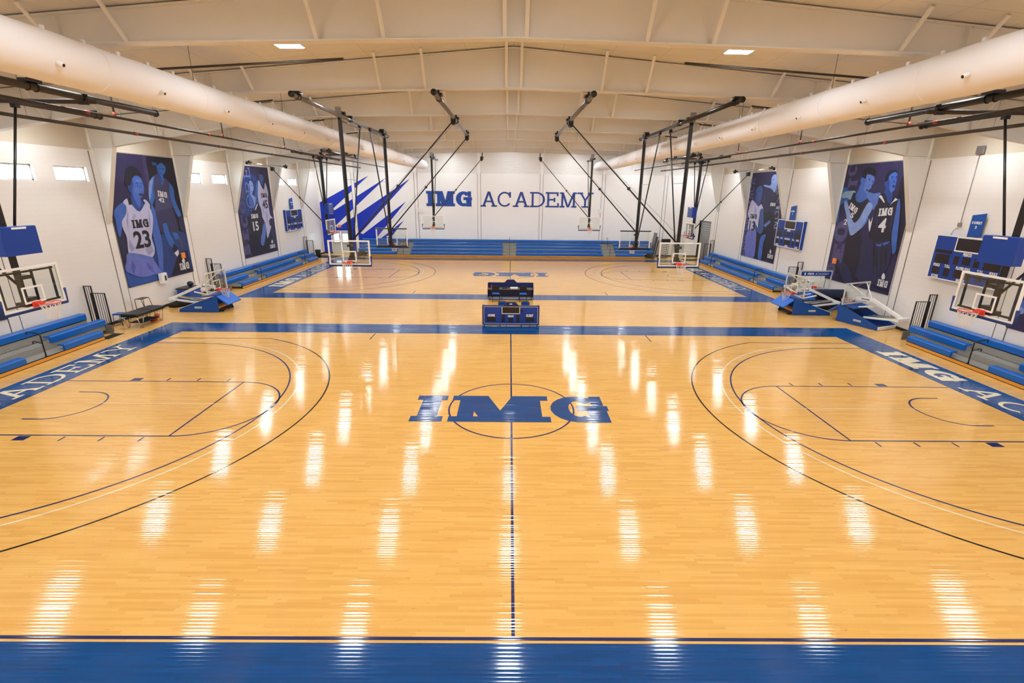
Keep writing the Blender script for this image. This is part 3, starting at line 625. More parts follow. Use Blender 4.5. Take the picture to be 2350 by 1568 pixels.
ART = {'left_far': [('P','floor',[(21.72,6.71),(23.85,6.85),(23.17,4.59),(22.29,4.16),(20.85,4.68)]),('P','ink',[(21.78,3.05),(25.0,2.78),(25.4,1.48),(20.59,1.49)]),('S','letter','B',21.13,1.96,0.83,0.81,90),('S','letter','E',21.21,2.96,0.82,0.76,90),('S','letter','C',21.3,3.92,0.87,0.88,90),('S','letter','O',21.33,4.86,0.81,0.87,90),('S','letter','M',21.51,5.71,0.6,0.78,90),('S','letter2','E',22.53,7.12,0.9,0.75,90),('S','letter2','B',22.52,6.15,0.91,0.8,90),('S','letter2','O',22.41,5.21,0.91,0.9,90),('P','skin2',[(23.75,6.53),(24.01,6.6),(23.84,5.69),(23.44,5.33),(23.84,5.18),(24.51,5.07),(24.66,4.87),(23.76,4.92),(23.22,5.4),(23.5,6.16)]),('P','hairc',[(24.15,6.95),(24.23,7.16),(24.55,7.25),(24.82,7.13),(24.86,6.87),(24.77,6.97),(24.43,7.0)]),('P','skin5',[(24.21,7.04),(24.45,7.09),(24.77,7.04),(24.87,6.78),(24.7,6.57),(24.66,6.26),(24.38,6.35),(24.19,6.7)]),('P','shade',[(24.21,7.03),(24.27,6.81),(24.34,6.54),(24.62,6.28),(24.38,6.35),(24.19,6.7)]),('P','ink',[(24.31,6.95),(24.49,6.96),(24.48,6.93),(24.31,6.92)]),('P','ink',[(24.58,6.95),(24.74,6.95),(24.72,6.91),(24.58,6.92)]),('P','jersey',[(24.03,6.65),(24.36,6.26),(24.69,6.02),(24.99,6.5),(25.22,6.07),(25.27,5.68),(25.1,5.3),(25.1,4.22),(25.43,3.85),(24.58,2.81),(24.18,2.55),(24.17,3.58),(23.69,4.33),(23.7,5.04),(23.64,5.51)]),('P','fold',[(24.08,5.32),(24.21,4.74),(24.21,4.07),(24.05,4.56)]),('P','fold',[(24.72,4.72),(24.73,4.04),(24.42,3.37),(24.42,4.06)]),('P','ball',[(24.86,3.79),(25.33,3.91),(25.52,3.6),(25.16,3.32),(24.82,3.44)]),('P','skin3',[(23.32,2.77),(23.97,3.6),(24.19,3.29),(23.58,2.11),(23.14,2.16)]),('P','hairc',[(22.55,6.42),(22.71,6.63),(23.08,6.65),(23.26,6.47),(23.12,6.47),(22.8,6.49)]),('P','skin4',[(22.68,6.53),(23.13,6.52),(23.18,6.06),(22.86,5.7),(23.28,5.42),(22.94,4.78),(22.42,4.89),(22.32,5.44)]),('P','skin1',[(22.67,6.51),(22.69,6.2),(22.61,5.7),(22.87,5.34),(22.94,4.78),(22.42,4.89),(22.32,5.44)]),('P','ink',[(22.79,6.29),(22.94,6.29),(22.93,6.25),(22.79,6.26)]),('P','ink',[(23.03,6.28),(23.16,6.26),(23.13,6.23),(23.03,6.24)]),('P','ink',[(22.7,5.9),(22.88,5.89),(22.8,5.86)]),('P','dark',[(22.81,4.65),(23.5,5.05),(23.85,4.56),(23.77,3.61),(23.32,2.77),(22.2,2.92),(21.91,3.5),(21.93,4.18)]),('P','white',[(22.89,4.6),(23.34,5.0),(23.5,5.02),(23.09,4.64)]),('S','white','IMG',22.77,4.19,0.98,0.3,0),('T','white','15',22.73,3.49,0.79,0.65,0),('S','hairc','IMG',24.57,5.6,0.86,0.31,0),('T','hairc','45',24.54,4.96,0.77,0.62,0),('S','white','IMG',24.81,1.83,0.83,0.28,0),('P','white',[(24.89,2.33),(24.98,2.17),(24.89,2.05),(24.74,2.05),(24.71,2.19)])],
 'left_near': [('P','ink',[(13.08,7.65),(15.1,7.67),(14.8,3.81),(12.96,3.61),(12.25,3.58),(12.69,5.71)]),('P','floor',[(12.25,3.58),(14.84,3.65),(14.79,1.52),(12.92,1.51),(9.84,1.54),(9.84,2.31),(11.27,2.56)]),('P','glow',[(9.94,1.52),(10.05,2.32),(10.95,1.94),(12.02,1.91),(12.58,1.87),(12.84,1.5),(11.34,1.49)]),('P','ink',[(13.95,2.6),(14.76,2.71),(14.8,1.49),(13.07,1.51)]),('P','slate',[(12.64,7.6),(12.94,7.64),(12.88,5.9),(12.65,5.81)]),('P','skin2',[(13.64,7.16),(13.81,7.35),(14.04,7.41),(14.26,7.31),(14.28,7.05),(14.16,6.85),(13.97,6.71),(13.94,6.47),(13.64,6.32),(13.63,6.65),(13.59,6.88)]),('P','skin2',[(12.78,6.26),(12.99,6.5),(13.36,6.69),(13.74,6.65),(14.32,6.38),(14.6,6.04),(14.56,5.4),(14.82,4.69),(14.54,4.57),(14.27,5.21),(14.14,5.8),(13.28,6.08),(13.04,5.62),(12.66,5.16),(12.61,5.44),(12.62,5.81)]),('P','hi',[(12.8,6.26),(12.99,6.47),(13.24,6.64),(13.06,6.27),(12.64,5.44),(12.64,5.71)]),('P','grey1',[(13.36,6.69),(13.61,6.7),(13.75,6.23),(14.08,6.57),(14.3,6.33),(14.23,5.85),(14.23,5.21),(14.13,5.01),(12.92,4.87),(13.02,5.43),(13.02,5.9)]),('P','grey2',[(12.88,4.87),(14.13,5.01),(14.29,4.51),(14.36,3.95),(14.17,3.58),(13.63,3.85),(13.52,4.25),(13.31,4.27),(13.16,3.79),(12.94,4.0),(12.87,4.49)]),('P','skin2',[(13.22,4.23),(13.52,4.25),(13.6,3.75),(13.82,3.23),(13.71,2.98),(13.41,3.12),(13.21,3.69)]),('P','skin2',[(13.84,3.78),(14.24,3.7),(14.27,3.39),(13.94,3.37)]),('P','ink',[(13.73,3.19),(14.04,2.9),(13.66,2.68),(13.57,2.9)]),('P','grey1',[(14.24,3.55),(14.52,3.42),(14.6,2.73),(14.27,2.87)]),('P','white',[(13.66,2.68),(14.02,2.82),(14.01,2.59),(13.83,2.46)]),('P','hairc',[(13.7,7.19),(13.77,7.35),(14.01,7.44),(14.25,7.38),(14.32,7.15),(14.23,7.19),(14.08,7.32),(13.9,7.31)]),('P','shade',[(13.68,7.12),(13.72,6.89),(13.75,6.7),(13.84,6.51),(13.73,6.35),(13.62,6.51),(13.59,6.84)]),('P','ink',[(13.8,7.05),(13.92,7.07),(13.89,7.02),(13.8,7.01)]),('P','ink',[(14.02,7.07),(14.15,7.05),(14.11,7.01),(14.01,7.03)]),('P','ink',[(13.79,6.83),(13.95,6.83),(13.87,6.79)]),('P','ball',[(14.62,4.54),(14.87,4.58),(14.94,4.27),(14.88,3.86),(14.7,3.74),(14.53,3.93),(14.51,4.24)]),('S','white','IMG',13.63,5.76,0.68,0.29,-8),('T','white','42',13.47,5.47,0.44,0.22,-8),('T','skin2','SPIRE',13.46,7.25,0.33,0.14,0),('P','ball',[(10.19,4.04),(10.39,3.84),(10.5,3.43),(10.41,2.99),(10.18,2.57),(9.92,2.48),(9.94,3.4)]),('P','skin1',[(10.27,5.15),(10.78,5.41),(11.01,5.3),(10.82,4.78),(10.52,4.45),(10.18,3.86),(10.1,4.13),(10.13,4.64),(10.12,4.9)]),('P','skin1',[(12.62,5.25),(12.84,4.96),(12.84,4.49),(12.88,3.81),(12.84,3.08),(12.53,1.88),(12.29,1.87),(12.35,2.99),(12.33,3.86),(12.49,4.56)]),('P','hairc',[(11.19,6.16),(11.29,6.59),(11.47,6.91),(11.82,7.07),(12.17,6.99),(12.4,6.77),(12.4,6.55),(12.17,6.59),(11.92,6.61),(11.72,6.45),(11.54,6.16),(11.33,6.1)]),('P','skin1',[(11.7,6.47),(11.93,6.63),(12.21,6.61),(12.35,6.44),(12.38,6.21),(12.36,5.99),(12.23,5.76),(12.06,5.63),(11.97,5.5),(12.12,5.27),(11.71,4.95),(11.47,5.11),(11.31,5.42),(11.44,5.81),(11.34,5.94),(11.35,6.16),(11.53,6.21)]),('P','shade',[(11.69,6.46),(11.71,6.25),(11.58,5.94),(11.56,5.64),(11.67,5.32),(11.81,5.09),(11.71,4.95),(11.47,5.11),(11.31,5.42),(11.44,5.81),(11.34,5.94),(11.35,6.16),(11.53,6.21)]),('P','skin3',[(11.86,6.1),(12.02,6.06),(12.01,5.88),(11.78,5.82),(11.72,5.94)]),('P','skin3',[(11.98,6.47),(12.24,6.5),(12.3,6.39),(12.09,6.34),(11.94,6.36)]),('P','shade',[(12.14,6.19),(12.18,6.02),(12.14,5.94),(12.04,5.94),(12.1,6.03)]),
               ('P','hi',[(11.9,6.23),(12.04,6.23),(12.01,6.18),(11.89,6.18)]),('P','hi',[(12.2,6.2),(12.31,6.2),(12.29,6.16),(12.2,6.15)]),('P','shade',[(11.99,5.47),(12.12,5.27),(11.71,4.95),(11.61,5.1),(11.84,5.18)]),('P','ink',[(11.85,6.3),(11.98,6.33),(12.09,6.29),(11.97,6.29)]),('P','ink',[(11.94,6.23),(12.01,6.23),(11.99,6.18),(11.93,6.18)]),('P','ink',[(12.19,6.28),(12.29,6.31),(12.35,6.27),(12.28,6.28)]),('P','ink',[(12.23,6.2),(12.3,6.2),(12.28,6.16),(12.22,6.15)]),('P','ink',[(11.94,5.77),(12.11,5.81),(12.2,5.77),(12.16,5.71),(12.02,5.7)]),('P','skin3',[(12.04,5.99),(12.16,6.08),(12.19,5.97),(12.12,5.92)]),('P','jersey',[(10.81,5.41),(11.12,5.58),(11.29,5.33),(11.71,4.95),(12.17,5.31),(12.11,5.45),(12.3,5.51),(12.55,5.25),(12.55,5.02),(12.56,4.55),(12.33,3.95),(12.18,3.59),(12.24,3.1),(12.09,2.78),(11.78,2.7),(10.65,3.01),(10.45,3.1),(10.55,3.78),(10.45,4.23),(10.48,4.54),(10.82,4.87),(10.95,5.21)]),('P','fold',[(10.99,5.12),(10.98,4.86),(10.75,4.17),(10.77,4.61)]),('P','fold',[(11.34,4.89),(11.45,4.75),(11.24,4.58),(11.15,4.67)]),('P','fold',[(12.38,5.03),(12.36,4.52),(12.13,3.87),(12.22,4.43)]),('P','fold',[(10.65,3.73),(10.91,3.25),(10.67,3.07),(10.55,3.29)]),('P','fold',[(11.57,3.11),(12.06,3.41),(12.13,2.97),(11.73,2.78)]),('P','hairc',[(11.12,5.58),(11.36,5.6),(11.36,5.3),(11.14,5.28)]),('P','hairc',[(12.11,5.5),(12.23,5.38),(12.17,5.26),(12.07,5.37)]),('P','hairc',[(12.57,5.37),(12.63,5.3),(12.55,5.0),(12.5,5.07)]),('P','shorts1',[(10.46,3.08),(11.85,2.71),(12.02,2.5),(12.23,2.13),(12.34,1.85),(11.92,1.82),(10.92,1.83),(10.03,2.28),(10.21,2.7)]),('P','shade3',[(10.57,2.75),(10.7,2.36),(10.47,2.0),(10.4,2.4)]),('P','shade3',[(11.46,2.53),(11.81,2.14),(11.86,1.84),(11.48,2.14)]),('P','skin3',[(10.58,2.99),(11.84,2.67),(11.93,2.53),(10.61,2.88)]),('S','hairc','IMG',11.61,4.38,1.1,0.4,0),('T','hairc','23',11.51,3.62,1.1,0.85,0),('S','white','IMG',14.25,1.88,0.79,0.37,0),('P','white',[(14.29,2.34),(14.37,2.17),(14.29,2.07),(14.16,2.08),(14.12,2.2)]),('T','grey1','ACADEMY',14.22,1.65,0.4,0.06,0)],
 'right_far': [('P','ink',[(24.88,3.36),(21.3,3.64),(20.69,1.49),(25.53,1.45)]),('S','letter2','P',25.27,1.56,0.66,0.46,90),('S','letter2','E',25.28,2.05,0.66,0.45,90),('S','letter2','R',25.29,2.55,0.65,0.45,90),('S','letter2','S',25.29,3.04,0.65,0.45,90),('S','letter2','E',25.3,3.54,0.65,0.45,90),('S','letter2','V',25.34,4.02,0.65,0.44,90),('S','letter2','E',25.36,4.5,0.65,0.44,90),('S','letter2','R',25.39,4.97,0.64,0.44,90),('S','letter2','A',25.42,5.44,0.64,0.44,90),('S','letter2','N',25.45,5.93,0.64,0.44,90),('S','letter2','C',25.48,6.44,0.65,0.44,90),('S','letter2','E',25.53,6.96,0.64,0.43,90),('S','letter3','S',21.67,6.29,0.63,0.55,-90),('S','letter3','S',21.54,5.7,0.63,0.55,-90),('S','letter3','I',21.45,5.19,0.63,0.55,-90),('S','letter3','O',21.35,4.69,0.62,0.55,-90),('S','letter3','N',21.34,4.02,0.63,0.56,-90),('P','skin1',[(23.37,6.14),(23.06,6.1),(22.73,5.24),(21.78,5.11),(21.71,4.9),(22.86,4.89),(23.36,5.66)]),('P','hairc',[(22.83,7.13),(22.65,7.45),(22.3,7.51),(22.08,7.34),(22.11,7.21),(22.5,7.26)]),('P','skin4',[(22.84,7.18),(22.54,7.4),(22.11,7.28),(21.93,6.89),(22.14,6.2),(22.59,6.43),(23.73,6.63),(23.66,6.72),(22.82,6.69)]),('P','ink',[(22.66,7.06),(22.51,7.07),(22.49,7.03),(22.64,7.02)]),('P','ink',[(22.73,6.85),(22.58,6.84),(22.64,6.79)]),('P','shorts2',[(23.3,6.24),(22.34,5.68),(21.96,6.2),(21.61,5.69),(21.73,4.94),(22.92,4.8),(23.31,5.66)]),('P','dark',[(23.19,4.69),(21.77,4.8),(21.45,4.11),(21.69,3.13),(22.87,3.72)]),('P','skin3',[(22.93,3.91),(22.17,4.3),(21.99,4.17),(22.59,3.79)]),('P','skin1',[(22.97,3.11),(22.32,3.27),(22.51,2.66),(22.45,1.55),(22.97,1.54),(23.08,2.5)]),('P','hairc',[(24.94,6.34),(24.83,6.66),(24.34,6.78),(23.91,6.6),(23.89,6.48),(24.43,6.58),(24.74,6.39)]),('P','skin5',[(24.78,6.04),(24.77,6.49),(24.26,6.68),(23.9,6.53),(23.77,6.14),(23.87,5.65),(23.99,5.25),(24.58,5.44)]),('P','shade',[(24.78,6.09),(24.61,6.24),(24.37,5.74),(24.08,5.35),(24.58,5.44)]),('P','ink',[(24.39,6.29),(24.21,6.29),(24.2,6.25),(24.37,6.25)]),('P','ink',[(24.04,6.28),(23.9,6.27),(23.9,6.23),(24.02,6.24)]),('P','ink',[(24.22,5.88),(23.97,5.89),(24.08,5.83)]),('P','jersey',[(25.28,5.57),(24.83,5.53),(24.08,5.2),(23.72,5.36),(23.29,4.98),(23.69,4.67),(23.67,3.66),(23.92,3.44),(25.14,3.45),(25.19,4.29),(25.52,4.58)]),('P','skin5',[(23.76,4.86),(23.35,5.03),(22.99,4.26),(22.84,3.62),(23.12,3.25),(23.92,3.44),(24.34,3.72),(24.36,4.13),(23.67,3.66),(23.55,4.07)]),('P','fold',[(24.62,5.23),(24.26,4.94),(24.22,4.34),(24.54,4.73)]),('P','shorts1',[(25.11,3.35),(23.92,3.44),(23.62,2.7),(23.58,1.46),(24.92,1.41),(25.3,2.53)]),('S','hairc','IMG',24.56,4.45,1.02,0.33,0),('T','hairc','13',24.57,3.75,0.86,0.71,0),('S','white','IMG',22.08,5.39,0.7,0.22,0),('S','white','IMG',21.29,1.86,0.76,0.28,0),('P','white',[(21.39,2.34),(21.23,2.21),(21.23,2.09),(21.37,2.05),(21.47,2.18)])],
 'right_near': [('P','ink',[(14.7,2.01),(13.57,2.34),(12.1,1.77),(10.1,1.75),(9.94,1.55),(14.75,1.89)]),('P','grey2',[(14.77,3.51),(13.85,3.55),(13.76,2.42),(14.74,2.39)]),('P','ink',[(10.96,6.76),(10.69,6.76),(10.07,4.73),(10.13,3.31),(10.75,5.04)]),('S','letter','C',14.5,7.38,0.72,0.63,90),('S','letter','T',14.28,6.71,0.71,0.53,90),('S','letter','O',14.39,4.13,1.09,1.16,90),('S','letter','E',14.27,2.96,0.87,1.02,90),('S','letter','D',14.59,2.03,0.73,0.68,90),('P','skin2',[(15.04,6.34),(14.86,6.51),(14.49,6.34),(14.27,5.95),(14.38,5.75),(14.9,5.53),(14.83,4.82),(14.93,4.55),(15.05,5.32),(15.03,5.94)]),('P','jerseyc',[(14.91,5.94),(14.81,6.24),(14.03,6.31),(13.9,6.15),(14.18,5.85),(14.44,5.94)]),('P','dark',[(13.86,6.15),(13.63,5.76),(13.25,5.72),(13.0,5.82),(12.52,5.6),(12.53,5.22),(12.62,4.65),(12.9,4.19),(12.82,3.95),(13.72,3.97),(14.08,4.86),(14.16,5.55),(14.07,6.19)]),('P','dark',[(13.79,3.97),(12.78,4.06),(12.52,3.49),(12.49,2.51),(12.69,1.53),(13.78,1.51),(13.74,2.84)]),('P','shorts2',[(13.95,2.29),(13.44,2.42),(12.82,1.94),(12.72,1.52),(13.29,1.5)]),('P','skin3',[(12.94,6.25),(12.51,6.18),(12.06,6.2),(11.93,5.8),(12.19,5.61),(12.31,5.37),(12.55,5.69),(12.81,5.87),(13.01,6.06)]),('P','skin3',[(12.55,4.84),(12.83,4.44),(13.44,4.05),(13.63,4.18),(13.04,4.62),(12.64,5.12)]),('P','hairc',[(13.56,6.88),(13.68,7.24),(13.53,7.44),(13.21,7.49),(12.82,7.35),(12.66,7.09),(12.77,7.03),(13.08,7.1),(13.32,7.11),(13.34,6.88)]),('P','skin3',[(13.36,6.9),(13.32,7.11),(13.05,7.1),(12.75,6.97),(12.69,6.75),(12.78,6.61),(12.81,6.43),(12.95,6.34),(12.97,6.15),(12.97,5.92),(13.4,5.72),(13.72,5.81),(13.83,6.05),(13.74,6.34),(13.64,6.67),(13.71,6.86),(13.63,6.98)]),('P','skin1',[(13.36,6.9),(13.24,6.81),(13.34,6.62),(13.3,6.34),(13.04,6.15),(13.04,5.92),(13.4,5.72),(13.72,5.81),(13.83,6.05),(13.74,6.34),(13.64,6.67),(13.71,6.86),(13.63,6.98)]),('P','hi',[(13.17,6.85),(13.0,6.83),(13.01,6.78),(13.15,6.8)]),('P','ink',[(13.22,6.91),(13.09,6.91),(12.96,6.86),(13.09,6.87)]),('P','ink',[(13.11,6.85),(13.03,6.84),(13.03,6.78),(13.1,6.8)]),('P','ink',[(12.88,6.82),(12.75,6.79),(12.72,6.74),(12.83,6.78)]),('P','ink',[(12.82,6.75),(12.75,6.74),(12.76,6.7),(12.82,6.72)]),('P','ink',[(13.13,6.38),(12.99,6.36),(12.98,6.3),(13.11,6.32)]),('P','skin1',[(13.0,6.66),(12.89,6.64),(12.9,6.56),(13.01,6.59)]),('P','skin4',[(12.77,5.73),(12.52,5.69),(12.39,5.46),(12.59,4.98),(12.9,4.44),(13.5,3.99),(13.85,4.37),(14.33,5.15),(14.58,5.54),(14.61,5.79),(14.36,5.7),(13.92,5.11),(13.49,4.67),(13.15,4.95),(12.99,5.35)]),('S','white','IMG',13.8,5.42,0.74,0.31,-25),('T','white','5',13.77,5.04,0.29,0.25,-20),('T','white','2',14.18,4.67,0.26,0.3,0),('P','hairc',[(11.91,6.69),(11.99,7.0),(11.84,7.22),(11.54,7.28),(11.27,7.2),(11.28,7.12),(11.56,7.14),(11.72,7.0),(11.73,6.78),(11.84,6.73)]),('P','skin1',[(11.92,6.74),(11.77,6.78),(11.73,7.01),(11.5,7.16),(11.27,7.1),(11.2,6.81),(11.2,6.6),(11.2,6.34),(11.31,6.25),(11.21,6.03),(11.28,5.72),(11.56,5.85),(11.84,6.11),(11.81,6.43),(11.94,6.61)]),('P','shade',[(11.92,6.74),(11.77,6.78),(11.75,6.95),(11.61,6.65),(11.55,6.38),(11.34,6.21),(11.21,6.03),(11.28,5.72),(11.56,5.85),(11.84,6.11),(11.81,6.43),(11.94,6.61)]),('P','ink',[(11.64,6.94),(11.54,6.99),(11.41,6.95),(11.52,6.95)]),('P','ink',[(11.56,6.91),(11.47,6.93),(11.47,6.88),(11.54,6.88)]),('P','ink',[(11.34,6.96),(11.25,6.98),(11.21,6.94),(11.28,6.94)]),('P','ink',[(11.3,6.92),(11.24,6.92),(11.24,6.88),(11.29,6.88)]),
                ('P','shade',[(11.4,6.84),(11.25,6.68),(11.31,6.65),(11.38,6.69)]),('P','ink',[(11.39,6.55),(11.26,6.57),(11.22,6.47),(11.33,6.45)]),('P','dark',[(12.04,6.16),(11.73,6.16),(11.35,5.68),(11.08,6.03),(10.81,5.99),(10.65,5.65),(10.75,5.3),(10.75,4.68),(10.67,4.15),(10.9,3.83),(11.69,3.87),(12.2,4.11),(12.18,4.96),(12.12,5.61)]),('P','skin1',[(10.81,5.95),(10.66,5.82),(10.52,5.31),(10.38,4.62),(10.26,3.92),(10.21,3.57),(10.37,3.42),(10.67,4.15),(10.75,4.86),(10.8,5.39)]),('P','shorts2',[(12.06,5.43),(11.79,4.98),(11.68,4.25),(11.98,4.88)]),('P','shorts2',[(11.01,5.29),(10.84,5.03),(10.79,4.32),(10.99,4.75)]),('P','white',[(12.1,6.02),(11.96,6.09),(11.66,5.8),(11.68,5.75),(11.94,5.93)]),('P','white',[(11.27,5.62),(11.01,5.99),(10.84,5.91),(11.11,5.77)]),('P','white',[(12.44,4.94),(12.28,4.77),(12.21,5.05),(12.19,4.58),(12.22,4.3),(12.39,4.66)]),('P','shorts2',[(12.53,3.74),(11.55,3.86),(10.65,3.9),(10.39,3.28),(10.49,2.57),(10.88,1.8),(11.16,1.84),(12.25,1.79),(12.46,2.86)]),('P','skin1',[(11.79,3.77),(11.38,3.74),(10.76,3.96),(10.79,3.85),(11.29,3.65)]),('P','dark',[(11.5,3.7),(11.17,2.94),(10.98,2.11),(11.32,2.92)]),('P','dark',[(10.89,3.79),(10.64,3.24),(10.58,2.65),(10.83,3.22)]),('P','dark',[(11.79,3.77),(11.59,3.78),(11.27,2.69),(11.4,2.57)]),('P','dark',[(11.2,3.78),(11.08,3.79),(10.79,2.52),(10.87,2.46)]),('S','white','IMG',11.43,5.32,0.9,0.37,6),('T','white','4',11.43,4.68,0.49,0.68,0),('S','white','IMG',10.52,1.92,0.66,0.34,0),('P','white',[(10.62,2.43),(10.47,2.3),(10.47,2.16),(10.58,2.11),(10.69,2.22)]),('T','grey1','ACADEMY',10.5,1.71,0.33,0.05,0)],
 'right_sliver': [('P','hairc',[(4.13,2.53),(4.13,2.64),(4.02,2.71),(3.88,2.69),(3.8,2.47),(3.95,2.49)]),('P','skin1',[(4.13,2.4),(4.11,2.54),(3.96,2.54),(3.82,2.52),(3.73,2.27),(3.92,2.17),(4.08,2.27)]),('P','skin4',[(4.11,2.18),(4.01,2.29),(3.8,2.26),(3.76,2.08),(4.08,2.0)])]}
# ------------------------------------------------------------------ ventilation ducts
def duct(s):
    side = 'left' if s < 0 else 'right'; r = .44; y0 = FR[0]+.5
    t = thing('air_duct', 'long white fabric air duct along the %s side of the ceiling' % side, 'air duct', (s*8.75,y0,8.43), 0, None)
    pts = []; rr = []
    yy = y0
    while yy < 34.0:
        k = max(0, (yy-24)/10); pts.append((s*(8.75-.75*k*k)-s*8.75, yy-y0, -.12*k)); rr.append(r*(1-.10*k)+(.012 if int((yy-y0)/.45) % 5 == 0 else 0)); yy += .45
    pts.append((-s*.85, 34.7-y0, -.16)); rr.append(.16)
    MB().tube(pts, rr, 28).build('duct_sleeve', M['sail'], t, True)
    # the tube is drawn in local coordinates; seams, hanger tabs and nozzles ride on it
    yy = FR[1]; i = 0
    while yy < 31:
        k = max(0, (yy-24)/10); x = -s*.75*k*k; z = -.12*k; q = r*(1-.1*k)
        m_ = MB(); ax = Matrix.Rotation(PI/2, 3, 'X')
        if i % 3 == 0: m_.ring((x,yy-y0,z), q+.004, .012, 28, 5, ax); m_.build('seam_band', M['sail'], t, True)
        yy += 1.1; i += 1
    yy = FR[1]
    while yy < 31:
        k = max(0, (yy-24)/10); x = -s*.75*k*k; z = -.12*k; q = r*(1-.1*k)
        MB().box(x-.02,x+.02,yy-y0-.035,yy-y0+.035,z+q-.02,z+q+.085).build('hanger_tab', M['sail'], t)
        yy += .9
    yy = FR[1]+.6
    while yy < 31:
        k = max(0, (yy-24)/10); x = -s*.75*k*k; z = -.12*k; q = r*(1-.1*k)
        a = math.radians(-22); dx, dz_ = -s*math.cos(a), math.sin(a)
        n = MB().tube([(x+dx*(q-.03),yy-y0,z+dz_*(q-.03)),(x+dx*(q+.11),yy-y0,z+dz_*(q+.11))], [.055,.04], 12).build('air_nozzle', M['white'], t, True)
        MB().tube([(x+dx*(q+.105),yy-y0,z+dz_*(q+.105)),(x+dx*(q+.113),yy-y0,z+dz_*(q+.113))], .03, 12).build('nozzle_opening', M['blackm'], n, label='black mouth of the nozzle')
        yy += 2.69
    for yy in [FR[k]+2.69 for k in range(1, 9)]:
        k = max(0, (yy-24)/10); x = -s*.75*k*k
        MB().tube([(x,yy-y0,.4),(x,yy-y0,roofz(8.75)-8.45)], .006, 5).build('suspension_wire', M['black'], t)
for s in (-1, 1): duct(s)

# ------------------------------------------------------------------ sprinkler mains and branches
def pipe_thing(name, label, cat, p, q, r, m, group=None, caps=True):
    p = Vector(p); q = Vector(q)
    t = thing(name, label, cat, p, 0, group)
    MB().tube([(0,0,0), q-p], r, 12).build('pipe', m, t, True)
    return t
M['dpipe'] = mat('dark_painted_pipe', (58, 50, 44), .6, 0)
M['clampred'] = mat('red_pipe_coupling', (150, 70, 50), .5)
for s, side in ((-1, 'left'), (1, 'right')):
    for xx, r, z, wh in ((11.3, .035, 8.0, 'inner'), (14.0, .05, 8.0, 'outer')):
        y1 = 33.5 if wh == 'inner' else 34.4
        t = pipe_thing('sprinkler_pipe', 'dark sprinkler main running the length of the hall, %s of the %s pair' % (wh, side), 'pipe', (s*xx,YF+.3,z), (s*xx,y1,z), r, M['dpipe'])
        L0 = Vector((s*xx,YF+.3,z))
        for k in range(-2, 7):
            y = -1+5.38*k+2.0
            MB(L0).tube([(s*xx,y-.06,z),(s*xx,y+.06,z)], r+.012, 12).build('coupling', M['clampred'], t, True, label='red grooved coupling')
            MB(L0).tube([(s*xx,y+1.2,z+r),(s*xx,y+1.2,roofz(xx)-.02)], .007, 5).build('hanger_rod', M['grey'], t)
    for k in range(0, 7):
        y = FR[k]+2.95; z = 9.42 
        p = Vector((s*4.7,y,z+.12)); q = Vector((s*11.3,y,z-.28))
        if k != 3: p = Vector((s*9.2,y,9.33))
        t = thing('sprinkler_pipe', 'dark sprinkler branch line crossing the roof bay above the %s duct, number %d from the front' % (side, k+1) if 0 else 'dark sprinkler branch line across a roof bay above the %s duct' % side, 'pipe', p, 0, 'sprinkler branch lines, %s side' % side)
        MB(p).tube([p, q], .03, 10).build('pipe', M['dpipe'], t, True)
        MB(p).tube([q, (s*11.3,y,8.04)], .026, 10).build('riser', M['dpipe'], t, True)
        MB(p).tube([(s*11.3,y,8.03),(s*11.3,y,8.13)], .045, 10).build('coupling', M['clampred'], t, True, label='red grooved coupling')

